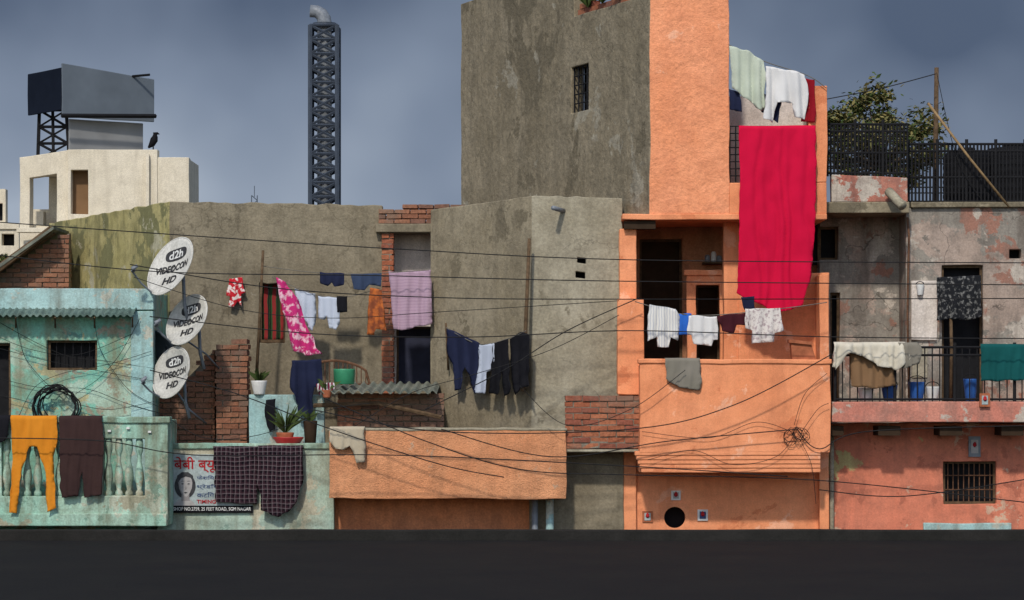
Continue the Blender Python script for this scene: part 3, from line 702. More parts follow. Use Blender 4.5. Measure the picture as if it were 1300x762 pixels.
def tile(px,py,wd,hg,Y,label,c1,c2):
    t=thing('wall_tile',label,'tile',P(px,py+hg/2,Y))
    MB().box(X(px-wd/2,Y),X(px+wd/2,Y),Y-.02,Y+.02,Z(py+hg/2,Y),Z(py-hg/2,Y)).build('border',M[c1],t)
    m=MB(); m.box(X(px-wd*.3,Y),X(px+wd*.3,Y),Y-.026,Y-.01,Z(py+hg*.33,Y),Z(py-hg*.33,Y)); m.build('picture',M[c2],t)
    m=MB(); c=P(px,py-hg*.08,Y); m.lathe(c+Vector((0,-.027,-.03)),[(.004,0),(.025,.02),(.02,.05),(.004,.07)],8); m.build('motif',M['poster_red'],t)
tile(858,629,12,12,.1,'small white picture tile above the round vent','white','skin')
tile(822,656,13,14,.1,'small picture tile left of the round vent','terracotta','poster_bg')
tile(892,654,13,14,.1,'small blue picture tile right of the round vent','white','poster_blue')
tile(1237,567,15,26,.1,'narrow picture tile between the beam ends above the barred window','steel','skin')
tile(1250,508,13,17,-.53,'small picture tile on the edge of the pink balcony slab','terracotta','poster_bg')
# ================================================================ RIGHT HOUSE
Yr=.5
h=thing('peeling_house','weathered house with peeling pink and red paint at the right edge','building',(X(1180,Yr),1.5,GZ))
fw('wall',M['right_wall'],h,1150,1440,264,None,Yr,.2,[(1196,1248,337,515),(1281,1296,317,328)])
opening(h,1196,1248,337,515,Yr,.2,'door','dark',frame='wood'); opening(h,1281,1296,317,328,Yr,.2,'vent',frame=None)
wall('return_wall',M['right_wall'],h,(X(1150,Yr)+.0,1.4),(X(1150,Yr)+.0,Yr+.205),GZ,Z(266,Yr),.15)
fw('recess_wall',M['right_wall'],h,1040,1165,262,None,1.1,.2,[(1054,1066,372,515),(1040,1064,288,330)])
opening(h,1054,1066,372,515,1.1,.2,'door','dark',frame='wood'); opening(h,1040,1064,288,330,1.1,.2,frame='wood')
slab('roof',M['cement_mid'],h,X(1047,.1),X(1156,.1),.2,1.8,Z(270,.1),Z(256,.1))
slab('roof_terrace',M['cement_mid'],h,X(1156,Yr),X(1440,Yr),Yr-.06,3,Z(264,Yr),Z(257,Yr))
fw('roof_parapet',M['right_red'],h,1056,1152,222,257,.22,.18,top=lambda t: Z(222,.2)-.04*t+.02*noise.noise(Vector((t*9,2,2))))
slab('balcony_slab',M['slab_pink'],h,X(1056,-.5),X(1440,-.5),-.5,Yr-.005,Z(536,-.5),Z(510,-.5))
fw('lower_wall',M['right_low'],h,1041,1440,537,None,.12,.2,[(1198,1265,586,640)])
opening(h,1198,1265,586,640,.12,.2,frame='wood',bars=9,hbars=2,barmat='rust')
for px in (1056,1128,1206,1284): MB().box(X(px-14,-.3),X(px+14,-.3),-.38,.13,Z(553,-.3),Z(541,-.3)).build('beam_end',M['darkbrown'],h)
fw('blue_sill',M['ltblue'],h,1172,1284,664,674,.07,.06)
fw('cupboard',M['white_wall'],h,1157,1190,356,432,Yr-.05,.07)
fw('cement_patch',M['cement_light'],h,1158,1178,440,480,Yr-.02,.05)
for px,mm in ((1047,'rust'),(1056,'cement_light')): tag(tubeobj('down_pipe',M[mm],None,[P(px,541,.05),P(px,780,.05)],.03,8),('rusty' if mm=='rust' else 'pale')+' down pipe between the orange and salmon ground floors','pipe')
tag(tubeobj('door_post',M['wood'],None,[P(1206,355,.3),P(1208,440,.28),P(1207,509,.3)],.022,7),'slim wooden post before the dark doorway on the right balcony','pole')
tag(tubeobj('conduit_pipe',M['rust'],None,[P(1152,276,.42),P(1154,300,.40),P(1152,400,.42),P(1154,505,.42)],.015,7),'thin rusty conduit running down the peeling wall corner','pipe')
tag(tubeobj('roof_spout',M['cement_light'],None,[P(1128,243,.15),P(1146,262,-.1)],.06,10),'stubby cement rain spout below the right roof railing','spout')
def railing(name,label,px0,px1,pt,pb,Y,n,curl=True,rb=.008):
    t=thing(name,label,'railing',P((px0+px1)/2,pb,Y))
    m=MB()
    for py in ((pt,pt+10) if not curl else (pt,pt+9,(pt*.45+pb*.55))): m.tube([P(px0,py,Y),P(px1,py,Y)],.016,6)
    m.build('top_rail',M['iron'],t)
    MB().tube([P(px0,pb-4,Y),P(px1,pb-4,Y)],.014,6).build('bottom_rail',M['iron'],t)
    m=MB()
    for i in range(n+1):
        px=px0+(px1-px0)*i/n; big=i%8==0
        m.tube([P(px,pb,Y),P(px,pt-(6 if big else 0),Y)],.022 if big else rb,5)
        if curl and i<n:
            pc=px+(px1-px0)/n/2; r=X(pc,Y)-X(px,Y)
            for ty in (.28,.76):
                c=P(pc,pt+(pb-pt)*ty,Y); m.tube([c+Vector((r*math.cos(k*math.pi/4),0,r*1.7*math.sin(k*math.pi/4))) for k in range(8)],.009,4,True)
    m.build('bars',M['iron'],t)
    return t
railing('iron_railing','ornate black iron railing on the red roof parapet right of the red sheet',1050,1152,158,224,.3,23,True,.014)
railing('iron_railing','long black iron railing in front of the black water tanks',1153,1440,183,260,.55,62,True,.014)
railing('iron_railing','black iron balcony railing above the pink slab',1060,1440,441,511,-.45,40,False)
def wtank(px0,px1,pt,Y,label):
    r=(X(px1,Y)-X(px0,Y))/2; c=Vector(((X(px0,Y)+X(px1,Y))/2,Y+r,Z(262,Y))); H=Z(pt,Y)-Z(262,Y)
    t=thing('water_tank',label,'water tank',c)
    pr=[(r*.98,0)]
    for i in range(7): z=H*.85*i/7; pr+=[(r*.98,z+.02),(r,z+.04),(r,z+.07),(r*.98,z+.09)]
    pr+=[(r*.99,H*.86),(r*.85,H*.93),(r*.4,H*.96)]
    MB().lathe(c,pr,28).build('drum',M['tank'],t,True)
    MB().lathe(c+Vector((0,0,H*.95)),[(r*.38,0),(r*.38,H*.05),(r*.3,H*.06)],20).build('lid',M['tank'],t,True)
wtank(1202,1262,186,1.1,'black ribbed water tank behind the railing near the leaning bamboo'); wtank(1255,1335,180,1.25,'black ribbed water tank cut by the right edge')
tag(tubeobj('utility_pole',M['wood'],None,[P(1187,262,.9),P(1188,180,.9),P(1189,86,.9)],[.04,.035,.03],8),'upright wooden wire pole rising from the right roof','pole')
tag(tubeobj('bamboo_stick',M['bamboo'],None,[P(1178,131,.35),P(1230,200,.4),P(1281,263,.45)],.017,7),'long bamboo stick leaning diagonally across the roof railing','pole')
def tree(name,label,c,rx,rz,N,trunkbase,mats,leaf=.07,nc=34,seed=1):
    rnd=random.Random(seed); t=thing(name,label,'tree',trunkbase); c=Vector(c); tb=Vector(trunkbase)
    m=MB(); top=c+Vector((0,0,-rz*.6)); m.tube([tb,tb.lerp(top,.5)+Vector((.1,0,0)),top],[.14,.11,.06],8)
    cl=[]
    while len(cl)<nc:
        d=Vector((rnd.uniform(-1,1),rnd.uniform(-1,1),rnd.uniform(-1,1)))
        if d.length>1: continue
        if d.z>.55-.35*abs(d.x) and rnd.random()<.5: continue
        q=c+Vector((d.x*rx,d.y*rx,d.z*rz)); cl.append((q,rnd.uniform(.14,.30)*rx))
        m.tube([top,top.lerp(q,.5)+Vector((0,0,.05)),q],[.035,.02,.006],5)
    m.build('trunk',M['bark'],t,True)
    for mi,mm in enumerate(mats):
        m=MB()
        for i in range(N//len(mats)):
            q,r=cl[rnd.randrange(len(cl))]
            d=Vector((rnd.gauss(0,1),rnd.gauss(0,1),rnd.gauss(0,.75)))*r*.5
            if d.length>r*1.3: d=d*(r*1.3/d.length)
            p=q+d; u=Vector((rnd.uniform(-1,1),rnd.uniform(-1,1),rnd.uniform(-.6,.6))).normalized(); v_=u.cross(Vector((rnd.uniform(-1,1),rnd.uniform(-1,1),1))).normalized()
            s=leaf*rnd.uniform(.6,1.3); m.poly([p-u*s,p+v_*s*.42,p+u*s,p-v_*s*.42])
        m.build(['crown','crown_dark_leaves','crown_yellowing_leaves'][mi],M[mm],t,False,None,False)
tree('tree','dusty green tree rising behind the right roof railing',P(1118,174,7),.95,.82,7000,(X(1118,7),7,GZ),['leaf_dry','leaf','leaf_pale'],.052,48,seed=4)
tree('tree','small leafy tree showing behind the brick shed at the left edge',P(2,333,8),.35,.3,900,(X(2,8),8,GZ),['leaf_dry','leaf'],.05,16,seed=9)
# ================================================================ DISHES
def dish(px,py,Rl,asp,tilt,Y,label,text_on=True,mat='dish',ang=R(14)):
    c=P(px,py,Y); th=math.acos(asp); e_=Vector((math.sin(tilt),0,math.cos(tilt))); pe=Vector((-math.cos(tilt),0,math.sin(tilt)))
    nrm=(Vector((0,-1,0))*math.cos(th)+pe*math.sin(th)).normalized(); up=e_; rt=up.cross(nrm).normalized()
    if rt.x<0: rt=-rt
    r=Rl/sc(Y); dp=.07
    t=thing('satellite_dish',label,'satellite dish',c+Vector((.02,.5,-r*1.3)),'satellite dishes stacked beside the turquoise house')
    def fn(u,v,o=.004): return c+rt*u+up*v+nrm*(dp*((u*u+v*v)/(r*r))-dp+o)
    k_=math.tan(ang); phi=math.atan2(k_*asp*math.cos(tilt)+asp*math.sin(tilt),math.cos(tilt)-k_*math.sin(tilt))
    cp,sp=math.cos(phi),math.sin(phi)
    def tf(u,v,o): return fn(u*cp-v*sp,u*sp+v*cp,o)
    V=[];F=[];nr,na=10,40
    V.append(fn(0,0,0))
    for i in range(1,nr+1):
        for k in range(na):
            a_=2*math.pi*k/na; V.append(fn(r*i/nr*math.cos(a_),r*i/nr*math.sin(a_),0))
    for k in range(na): F.append((0,1+k,1+(k+1)%na))
    for i in range(nr-1):
        for k in range(na):
            k2=(k+1)%na; F.append((1+i*na+k,1+i*na+k2,1+(i+1)*na+k2,1+(i+1)*na+k))
    o=finish('reflector',V,F,M[mat],t,True,recalc=False); s_=o.modifiers.new('thick','SOLIDIFY'); s_.thickness=.012; s_.offset=0
    MB().tube([fn(r*math.cos(2*math.pi*k/na),r*math.sin(2*math.pi*k/na),0) for k in range(na)],.010,6,True).build('rim',M[mat],t,True)
    if text_on:
        m=MB(); n_=32; ring=[]
        for k in range(n_):
            a_=2*math.pi*k/n_; cc,ss=math.cos(a_),math.sin(a_)
            ring.append((.05*r+.50*r*math.copysign(abs(cc)**.7,cc),.46*r+.20*r*math.copysign(abs(ss)**.7,ss)))
        m.v=[tf(.05*r,.46*r,.0105)]+[tf(u,v,.0105) for u,v in ring]; m.f=[(0,1+k,1+(k+1)%n_) for k in range(n_)]
        m.build('emblem',M['emblem'],t,False,None,False)
        text('emblem_lettering','d2h',M['white'],t,lambda u,v: tf(u+.05*r,v+.46*r,.017),.66*r,.27*r,.02)
        text('lettering','VIDEOCON',M['print'],t,lambda u,v: tf(u,v+.0*r,.013),1.5*r,.26*r,.03)
        text('lettering','HD',M['print'],t,lambda u,v: tf(u+.02*r,v-.44*r,.013),.62*r,.28*r,.03)
    low=fn(0,-r,0)
    m=MB(); tip=c+nrm*r*1.05-up*r*.75; m.tube([low,low.lerp(tip,.5)-up*.02,tip],.012,6); m.build('feed_arm',M['steel'],t)
    m=MB(); m.tube([tip-nrm*.03,tip+up*.03,tip+up*.09-nrm*.03],[.03,.032,.022],8); m.build('receiver',M['steel'],t,True)
    bk=c-nrm*(dp+.02); m=MB(); m.tube([bk,bk-nrm*.14,bk-nrm*.16-Vector((0,0,r*.9)),bk-nrm*.16-Vector((-.05,-.02,r*1.5))],.022,8); m.build('mast',M['steel'],t,True)
    m=MB(); q=bk-nrm*.06; m.tube([q-rt*.12,q+rt*.12],.016,6); m.tube([q-up*.12,q+up*.12],.016,6); m.build('bracket',M['steel'],t)
    return t
dish(216,338,41,.62,R(34),.15,'white satellite dish, topmost of the three facing front')
dish(237,406,35,.68,R(34),.2,'white satellite dish, middle of the three facing front')
dish(217,473,34,.70,R(24),.1,'white satellite dish, lowest of the three facing front, above the poster')
dish(207,445,27,.55,R(-30),.55,'dark grey satellite dish half hidden behind the lowest white one',False,'steelblue')
tag(tubeobj('dish_strut',M['steel'],None,[P(206,470,.6),P(240,520,.55),P(262,538,.9)],.014,6),'thin steel strut running from the lowest dish to the brick wall','strut')
tag(tubeobj('dish_prop',M['steel'],None,[P(236,432,.6),P(262,450,.7),P(278,468,.94)],.012,6),'short steel strut bracing the middle dish against the brick wall','strut')
# ================================================================ POSTER
Yq=Ym2-.035
t=thing('parlour_poster','pale grey-teal beauty parlour poster with a womans face on the mint wall','poster',P(270,650,Yq))
MB().box(X(218,Yq),X(321,Yq),Yq,Yq+.03,Z(651,Yq),Z(577,Yq)).build('board',M['poster_bg'],t)
MB().box(X(218,Yq),X(321,Yq),Yq-.004,Yq+.01,Z(651,Yq)-.002,Z(642,Yq)).build('black_strip',M['black'],t)
def pt(cx,cy,lay=.006): return lambda u,v: P(cx,cy,Yq)+Vector((u,-lay,v))
text('heading','बेबी ब्यूटी',M['poster_red'],t,pt(254,590),.66,.20,.012)
text('service_line','फेशियल, ब्लीच',M['poster_blue'],t,pt(277,607),.54,.07,.003)
text('service_line','थ्रेडिंग, मेहंदी',M['poster_blue'],t,pt(277,618),.54,.07,.003)
text('service_line','कटिंग',M['poster_blue'],t,pt(261,628),.22,.065,.003)
text('timing_line','TIMING',M['poster_red'],t,pt(262,637),.24,.05,.02)
text('address_line','SHOP NO.2759, 25 FEET ROAD, SGM NAGAR',M['white'],t,pt(269.5,646.5,.009),.98,.05,.01)
def oval(cx,cy,rx,ry,lay,mat,name,a0=0,a1=2*math.pi):
    m=MB(); m.poly([P(cx+rx*math.cos(a0+(a1-a0)*k/24),cy-ry*math.sin(a0+(a1-a0)*k/24),Yq)+Vector((0,-lay,0)) for k in range(24)]); m.build(name,M[mat],t,False,None,False)
def flat(pts,lay,mat,name): MB().poly([P(x,y,Yq)+Vector((0,-lay,0)) for x,y in pts]).build(name,M[mat],t,False,None,False)
flat([(220,642),(225,636),(231,632),(238,632),(245,637),(249,642)],.0035,'skin','shoulders')
oval(235,617,13.5,16,.004,'hair','hair'); flat([(231,625),(240,625),(241,636),(230,636)],.0045,'shade','neck')
flat([(226.5,612),(228,606),(233,602.5),(239,603),(243,607),(244.3,613),(243.5,620),(241,626),(237.5,630.5),(234.5,630.5),(230.5,627),(227.5,620)],.006,'skin','face')
flat([(226.5,612),(228.6,611),(229.6,622),(234.5,630.5),(230.5,627),(227.5,620)],.0065,'shade','cheek_shadow')
flat([(224,616),(225,604),(231,599.5),(239,599.5),(245,604),(246,613),(242,606.5),(236,605),(230,607.5),(227,612)],.008,'hair','fringe')
for ex in (231.8,239.6):
    flat([(ex-2.1,614.5),(ex,613.6),(ex+2.1,614.3),(ex,615.2)],.009,'hair','eye'); flat([(ex-2.6,611.6),(ex,610.6),(ex+2.6,611.2),(ex,611.2)],.009,'hair','eyebrow')
flat([(236,615),(237.2,621),(235.5,622),(234.8,621.4)],.009,'shade','nose'); flat([(233.2,625.4),(235.8,624.5),(238.4,625.3),(235.8,626.7)],.009,'hair','lips')
# ================================================================ LAUNDRY
C=cloth
C('red_sheet','huge crimson sheet hanging from the top orange balcony','sheet',[(938,154),(970,152),(1035,154),(1036,220),(1033,300),(1029,350),(1019,388),(1000,394),(985,396),(960,385),(936,373),(938,300),(940,240)],-.2,M['f_red'],.045,3.0,2.8,wrap=161,seed=1,crumple=.2)
C('shirt','pale green shirt pegged at the left of the top balcony line','shirt',[(926,58),(948,64),(970,78),(973,100),(971,135),(966,141),(950,128),(930,112)],-.16,M['f_palegreen'],.04,3,seed=2)
C('shirt','white t-shirt pegged on the top balcony line','shirt',[(972,84),(1000,89),(1022,94),(1028,120),(1021,151),(1010,149),(1006,130),(988,131),(980,156),(970,150),(973,110)],-.2,M['f_white'],.045,3,seed=3)
C('blouse','dark red blouse behind the white t-shirt on the top balcony','clothing',[(1008,96),(1034,102),(1035,156),(1018,154),(1022,130),(1010,120)],-.13,M['f_darkred'],.03,2,seed=4)
C('vest','navy vest below the pale green shirt on the top balcony','clothing',[(925,112),(940,118),(942,143),(926,139)],-.12,M['f_navy'],.02,2,seed=5)
C('shorts','navy shorts hanging behind the white t-shirt on the top balcony','clothing',[(964,118),(992,126),(988,156),(966,142)],-.11,M['f_navy'],.02,2,seed=6)
C('shirt','striped white jersey at the left of the orange balcony line','shirt',[(825,387),(858,392),(863,402),(860,432),(852,428),(848,441),(836,440),(833,428),(823,434),(822,400)],-.45,M['f_stripe'],.03,3,seed=7)
C('cloth','bright blue cloth between two white shirts on the orange balcony','clothing',rect(857,878,398,425),-.42,M['f_blue'],.02,2,seed=8)
C('shirt','plain white t-shirt right of the blue cloth on the orange balcony','shirt',[(874,401),(911,402),(912,432),(905,432),(903,440),(880,436),(877,425),(873,424)],-.45,M['f_white'],.03,3,seed=9)
C('shorts','maroon shorts on the orange balcony line','clothing',[(910,401),(949,397),(951,414),(935,413),(930,424),(916,420)],-.45,M['f_maroon'],.025,3,seed=10)
C('shirt','printed white shirt at the right of the orange balcony line','shirt',[(946,392),(990,391),(994,420),(984,424),(982,434),(954,436),(955,420),(946,416)],-.45,M['f_pattern'],.03,3,seed=11)
C('cap','small dark cloth above the printed white shirt','clothing',[(941,378),(957,376),(958,392),(944,394)],-.4,M['f_navy'],.015,1,seed=12)
C('towel','grey towel draped over the orange balcony parapet','towel',[(844,450),(888,450),(890,480),(888,495),(862,492),(846,482)],-.64,M['f_grey'],.03,3,wrap=456,seed=13)
yb=lambda px: 1.55+(px-567)/(668-567)*(0.1-1.55)-.1
C('shirt','navy shirt at the left of the line on the cement block wall','shirt',[(567,416),(585,425),(609,436),(608,478),(603,501),(596,478),(590,465),(586,494),(577,496),(575,462),(568,450)],yb,M['f_navy'],.035,3,seed=14)
C('shirt','white vest between the navy shirt and the black trousers','shirt',[(608,438),(628,436),(627,468),(618,472),(616,500),(603,498),(607,470)],yb,M['f_whiteb'],.025,2,seed=15)
C('trousers','black trousers beside the white vest on the cement block line','trousers',[(626,436),(645,430),(648,500),(640,502),(637,468),(632,501),(622,500)],yb,M['f_black'],.025,3,seed=16)
C('shirt','black shirt nearest the tall pole on the cement block line','shirt',[(647,430),(663,421),(671,425),(672,490),(662,492),(655,502),(650,488)],yb,M['f_black'],.03,3,seed=17)
C('romper','red and white childs top hanging on the cement house wall','clothing',[(291,354),(307,352),(311,372),(306,374),(308,390),(301,382),(297,390),(290,389),(292,376),(287,375)],2.1,M['f_redwhite'],.02,2,seed=18)
C('sari','magenta tie-dyed sari hanging slantwise on the cement house line','sari',[(350,352),(362,358),(378,380),(388,410),(402,438),(407,449),(390,452),(374,446),(366,420),(358,390)],1.5,M['f_magenta'],.05,4,seed=19)
C('shirt','white shirt just right of the magenta sari','shirt',[(374,367),(400,373),(401,400),(397,421),(388,410),(380,398)],1.55,M['f_whiteb'],.03,3,seed=20)
C('trousers','pale childrens trousers between the white shirt and small black cloth','trousers',[(404,376),(428,378),(431,410),(427,419),(418,417),(415,400),(411,406),(405,404)],1.5,M['f_whiteb'],.025,3,seed=21)
C('cloth','small black cloth at the end of the pale laundry','clothing',rect(428,441,376,396),1.5,M['f_black'],.015,2,seed=22)
C('shorts','navy shorts at the left of the upper cement house line','clothing',[(406,346),(438,347),(437,362),(424,364),(421,359),(417,363),(407,360)],1.45,M['f_navy'],.02,3,seed=23)
C('jeans','blue denim shorts beside the brick pier','clothing',[(446,348),(484,347),(484,364),(470,362),(462,368),(448,367)],1.45,M['f_denim'],.025,3,seed=24)
C('kurta','rust orange top hanging in front of the brick pier','clothing',[(470,366),(484,368),(490,420),(478,418),(474,426),(465,424),(467,395)],1.45,M['f_orange'],.03,3,seed=25)
C('towel','lavender towel hanging across the white alcove','towel',[(494,345),(547,343),(548,412),(530,414),(510,420),(500,418),(497,380)],1.75,M['f_lav'],.03,4,seed=26)
C('trousers','navy trousers draped over the pale blue terrace wall','trousers',[(370,458),(408,456),(410,490),(399,493),(396,526),(378,530),(374,500),(368,492)],.55,M['f_navy'],.04,3,seed=27)
C('cloth','maroon striped cloth beside the green tub','clothing',[(402,488),(424,486),(426,493),(404,501)],.35,M['f_marstripe'],.02,2,seed=28)
C('sock','dark cloth hanging beside the terrace plant pot','clothing',[(338,508),(350,506),(349,545),(342,548),(336,530)],.6,M['f_black'],.015,2,seed=29)
C('lungi','dark checked lungi hanging left on the mint wall','clothing',[(271,560),(329,560),(329,600),(327,640),(300,639),(273,637)],-.17,M['f_plaid'],.035,3,wrap=568,seed=30)
C('lungi','dark checked lungi hanging lower right on the mint wall','clothing',[(327,560),(384,558),(385,606),(378,636),(366,650),(352,656),(332,648),(327,610)],-.23,M['f_plaid'],.04,4,wrap=567,seed=31)
C('shirt','beige shirt crumpled over the peach parapet','shirt',[(419,538),(440,536),(462,534),(464,587),(452,588),(444,566),(436,572),(428,570),(418,560)],-.56,M['f_beige'],.04,3,wrap=543,seed=32)
C('trousers','mustard orange trousers hung over the baluster balcony','trousers',[(14,524),(72,522),(73,560),(67,580),(71,645),(61,650),(58,600),(47,568),(38,568),(27,600),(20,652),(12,650),(16,580)],-.79,M['f_yellow'],.035,4,wrap=529,seed=33)
C('trousers','dark brown trousers hung over the baluster balcony','trousers',[(75,522),(128,522),(132,560),(131,628),(108,632),(105,596),(101,630),(78,632),(76,570)],-.79,M['f_brown'],.035,4,wrap=529,seed=34)
C('cloth','black cloth on the baluster balcony at the left edge','clothing',[(-20,522),(13,522),(11,552),(2,562),(-20,560)],-.79,M['f_black'],.03,2,wrap=529,seed=35)
C('sarong','dark printed cloth hanging in the right doorway','clothing',[(1189,352),(1245,350),(1246,402),(1230,407),(1205,405),(1190,407)],.25,M['f_darkstripe'],.03,5,seed=36)
C('sheet','crumpled cream sheet bundled over the right balcony railing','sheet',[(1058,434),(1085,426),(1120,430),(1148,428),(1153,455),(1141,470),(1112,464),(1096,452),(1076,448),(1063,470),(1054,466)],-.53,M['f_cream'],.09,4,wrap=436,seed=37,crumple=.5)
C('shirt','khaki brown cloth hanging below the cream sheet','clothing',[(1079,446),(1134,452),(1136,490),(1110,493),(1080,490)],-.5,M['f_khaki'],.03,4,seed=38)
C('towel','grey towel right of the cream sheet on the railing','towel',[(1141,434),(1160,426),(1170,444),(1166,462),(1146,468)],-.56,M['f_grey'],.04,2,wrap=436,seed=39)
C('sheet','wide dark teal cloth over the railing at the right edge','sheet',[(1245,433),(1290,433),(1345,434),(1345,486),(1300,483),(1246,484)],-.5,M['f_teal'],.03,5,wrap=438,seed=40)
cable('clothesline','upper clothesline sagging across the top orange balcony',[(925,57),(970,78),(1025,96),(1049,112)],-.14,.006,'rope','clothesline')
cable('clothesline','clothesline stretched across the orange recess',[(806,383),(860,398),(910,400),(1000,391),(1050,384)],-.42,.006,'rope','clothesline')
cable('clothesline','clothesline from the short stick to the tall pole',[(566,416),(608,437),(645,430),(668,420)],yb,.006,'rope','clothesline')
cable('clothesline','clothesline along the cement house front',[(332,338),(410,347),(480,347),(545,343)],1.5,.005,'rope','clothesline')
cable('clothesline','short low clothesline carrying the pale laundry',[(345,352),(400,374),(440,377),(482,366)],1.52,.005,'rope','clothesline')
# ================================================================ TERRACE CLUTTER
def pot(name,label,px,pyb,Y,r,hh,mat,cat='pot',flare=1.15):
    q=P(px,pyb,Y); t=thing(name,label,cat,q)
    MB().lathe(q,[(r*.75,0),(r*.8,.01),(r*flare,hh*.92),(r*flare,hh),(r*flare*.88,hh),(r*flare*.85,hh*.8)],20).build('body',M[mat],t,True)
    return t,q
def leaves(t,q,n,L,mat='leaf',w=.03,seed=0):
    rnd=random.Random(seed); m=MB()
    for i in range(n):
        a_=rnd.random()*6.28; lean=rnd.uniform(.15,.9); l=L*rnd.uniform(.6,1.1); d=Vector((math.cos(a_)*lean,math.sin(a_)*lean,1)).normalized(); sd_=d.cross(Vector((math.sin(a_),-math.cos(a_),.3))).normalized()
        p0=q; p1=q+d*l*.5+sd_*w; p2=q+d*l+Vector((math.cos(a_),math.sin(a_),-.6))*l*.25*lean; p3=q+d*l*.5-sd_*w
        m.poly([p0,p1,p2,p3])
    m.build('leaves',M[mat],t,False,None,False)
t,q=pot('plant_pot','white plant pot with a small shrub on the pale blue terrace wall',329,501,.72,.09,.18,'white','potted plant'); leaves(t,q+Vector((0,0,.16)),22,.2,seed=3)
t,q=pot('plant_pot','spiky green potted plant in front of the pale blue terrace wall',362,565,.25,.1,.16,'terracotta','potted plant'); leaves(t,q+Vector((0,0,.14)),40,.42,w=.022,seed=5)
t,q=pot('basin','red plastic basin on the terrace edge',366,566,.05,.17,.11,'red_plastic','basin')
t,q=pot('clay_jar','brown clay jar beside the terrace wall',394,566,.3,.085,.32,'darkbrown','jar',1.05); leaves(t,q+Vector((0,0,.3)),14,.18,seed=8)
t,q=pot('tub','upturned green plastic tub on the corrugated roof',437,488,.8,.165,.2,'green_plastic','tub',.85)
t,q=pot('plant_pot','young plant growing behind the tin roof shelter',415,505,.35,.06,.1,'terracotta','potted plant'); leaves(t,q+Vector((0,0,.08)),14,.2,seed=11)
t=thing('bed_frame','curved brown metal bed frame leaning on the cement house','bed frame',P(425,492,1.7))
m=MB(); Yd=1.75
arc=[P(378+92*i/16,478-20*math.sin(math.pi*i/16)**.6 if 0<i<16 else 490,Yd) for i in range(17)]; m.tube(arc,.018,6); m.build('frame',M['rust'],t)
m=MB()
for i in range(1,16): px=378+92*i/16; m.tube([P(px,490,Yd),P(px,479-20*math.sin(math.pi*i/16)**.6,Yd)],.008,5)
m.tube([P(378,488,Yd),P(470,488,Yd)],.014,5); m.build('bars',M['rust'],t)
def bucket(px,pyb,Y,wd,hg,mat,label):
    t,q=pot('bucket',label,px,pyb,Y,wd/200,hg/100,mat,'bucket'); r=wd/200*1.15
    m=MB(); m.tube([q+Vector((r*math.cos(a_),0,hg/100+r*.7*math.sin(a_))) for a_ in [math.pi*i/10 for i in range(11)]],.006,5); m.build('handle',M['iron'],t)
bucket(1129,509,-.2,18,20,'blue_plastic','blue bucket below the cream sheet'); bucket(1164,509,-.2,19,24,'blue_plastic','tall blue bucket right of the grey towel'); bucket(1184,509,-.22,15,18,'white','white bucket beside the tall blue bucket')
bucket(1099,509,-.25,18,16,'white','low white bucket at the left of the right balcony'); bucket(1232,509,0,16,28,'blue_plastic','blue bucket in front of the dark doorway')
bucket(1168,375,.42,9,14,'white','small white pail hanging on the peeling wall')
t=thing('roof_planter','brick planter with small plants on the top edge of the cement tower','planter',sw((n0+n1)/2,.1,znotch))
bq=MB(); u=n0+.05
while u<n1-.2:
    for lay in range(2):
        z=znotch+.01+lay*.075; uu=u+(.06 if lay else 0)
        if lay and random.random()<.4: continue
        bq.prism([sw(uu,.03,z),sw(uu+.19,.03,z),sw(uu+.19,.03,z+.068),sw(uu,.03,z+.068)],nv*.11)
    u+=.21
bq.build('bricks',M['brick'],t)
for kk in (.25,.5,.8): leaves(t,sw(n0+(n1-n0)*kk,.0,znotch+.06),26,.30,w=.025,seed=21+int(kk*10))
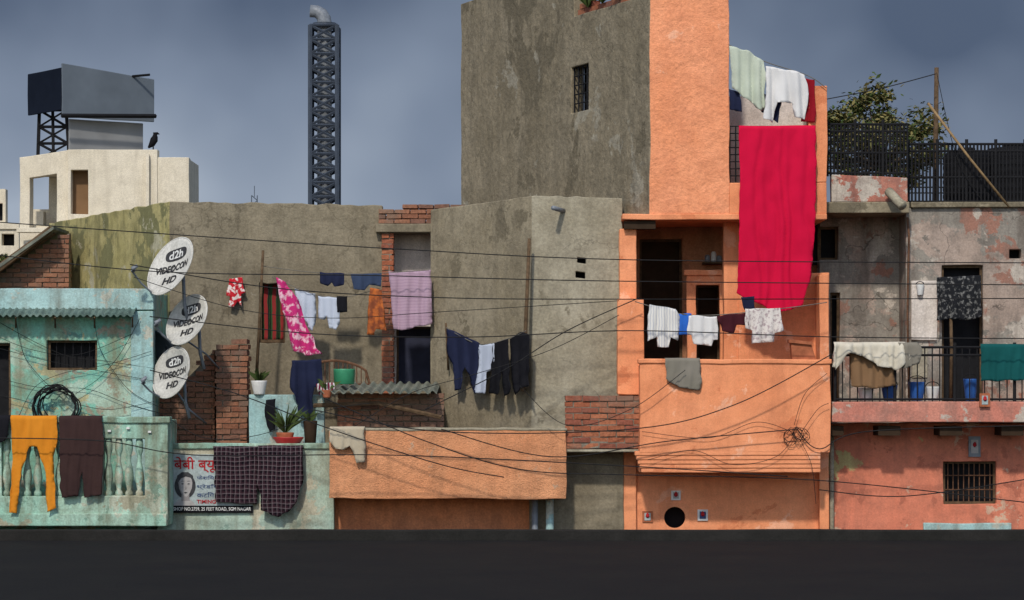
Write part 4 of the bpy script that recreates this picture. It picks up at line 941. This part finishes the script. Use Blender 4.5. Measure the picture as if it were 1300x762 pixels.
# ================================================================ OVERHEAD WIRES
W=[([(-20,281),(250,300),(500,316),(800,330),(1320,334)],-1.0,'overhead wire running level with the dish tops, highest of the long wires'),
([(-20,322),(200,345),(480,350),(780,357),(1320,362)],-1.1,'overhead wire crossing just under the topmost dish lettering'),
([(165,336),(350,366),(560,378),(800,380),(1320,379)],-.9,'overhead wire crossing the crimson sheet near its hem'),
([(190,402),(400,424),(600,428),(800,420),(1060,428),(1320,430)],-.8,'overhead wire passing under the middle dish'),
([(540,520),(640,470),(720,420),(812,378)],-.45,'slanting wire rising across the cement block to the orange pillar'),
([(395,520),(560,548),(800,545),(930,515),(1056,450)],-.85,'loose wire rising from the peach parapet to the right railing'),
([(-20,556),(130,560),(250,578),(500,578),(800,592),(1000,605)],-1.0,'low wire passing above the beauty parlour poster'),
([(410,505),(540,560),(660,596),(800,603),(1040,610),(1320,640)],-.95,'low wire sloping over the peach parapet to the barred window'),
([(560,545),(700,580),(850,560),(1012,545)],-.75,'sagging wire from the peach parapet to the wire bundle'),
([(1040,622),(1150,630),(1320,606)],-.6,'low wire across the salmon wall below the barred window'),
([(1050,126),(1120,112),(1188,94)],.6,'wire from the top orange balcony up to the roof pole'),
([(1012,545),(1040,570),(1100,548),(1320,540)],-.65,'wire from the bundle along the pink slab'),
([(190,470),(300,500),(420,545),(560,590),(640,606)],-.9,'wire descending from the lowest dish across the plaid lungis'),
([(170,352),(300,392),(420,404),(560,396),(786,382)],-.5,'thin sagging wire from the topmost dish to the orange pillar'),
([(440,548),(520,500),(600,476),(700,444),(786,400)],-.52,'thin wire climbing past the navy shirt to the orange pillar'),
([(660,490),(720,540),(800,520),(870,470)],-.72,'thin drooping wire from the tall pole foot to the grey towel'),
([(213,530),(260,556),(330,552),(420,520),(470,512)],-.5,'thin wire looping from the turquoise house to the tin roof'),
([(1189,92),(1215,200),(1252,262)],.5,'thin wire dropping from the roof pole to the right terrace')]
for i,(q,Y,l) in enumerate(W): cable('overhead_wire',l,q,Y,.0068 if i<13 else .0045,cat='wire',sub=12)
web=[[(1010,550),(985,580),(930,590),(880,572),(822,584)],[(1005,548),(960,536),(900,556),(815,548)],[(1014,556),(1030,590),(1036,640)],[(1008,540),(1022,500),(1050,474)],[(1018,548),(1038,520),(1052,512)]]
for i,q in enumerate(web): cable('loose_cable','thin loose cable spreading from the wire bundle over the orange balcony',q,-.645-.008*i,.0035,cat='cable',group='loose cables webbed around the wire bundle')
m=MB()
for i in range(5):
    c=P(1010+random.uniform(-7,7),553+random.uniform(-5,5),-.68+.01*i); rx=random.uniform(.05,.13); rz=random.uniform(.03,.10); ph=random.random()*6; an=random.uniform(-.6,.6)
    m.tube([c+Vector((rx*math.cos(k*math.pi/8)*math.cos(an)-rz*math.sin(k*math.pi/8)*math.sin(an),.02*math.sin(k),rx*math.cos(k*math.pi/8)*math.sin(an)+rz*math.sin(k*math.pi/8)*math.cos(an)+.015*math.sin(3*k+ph))) for k in range(16)],.0045,5,True)
tag(m.build('wire_bundle',M['wire'],None,True),'knotted bundle of black wire on the orange balcony front','wire')
print('DONE',len(bpy.data.objects))
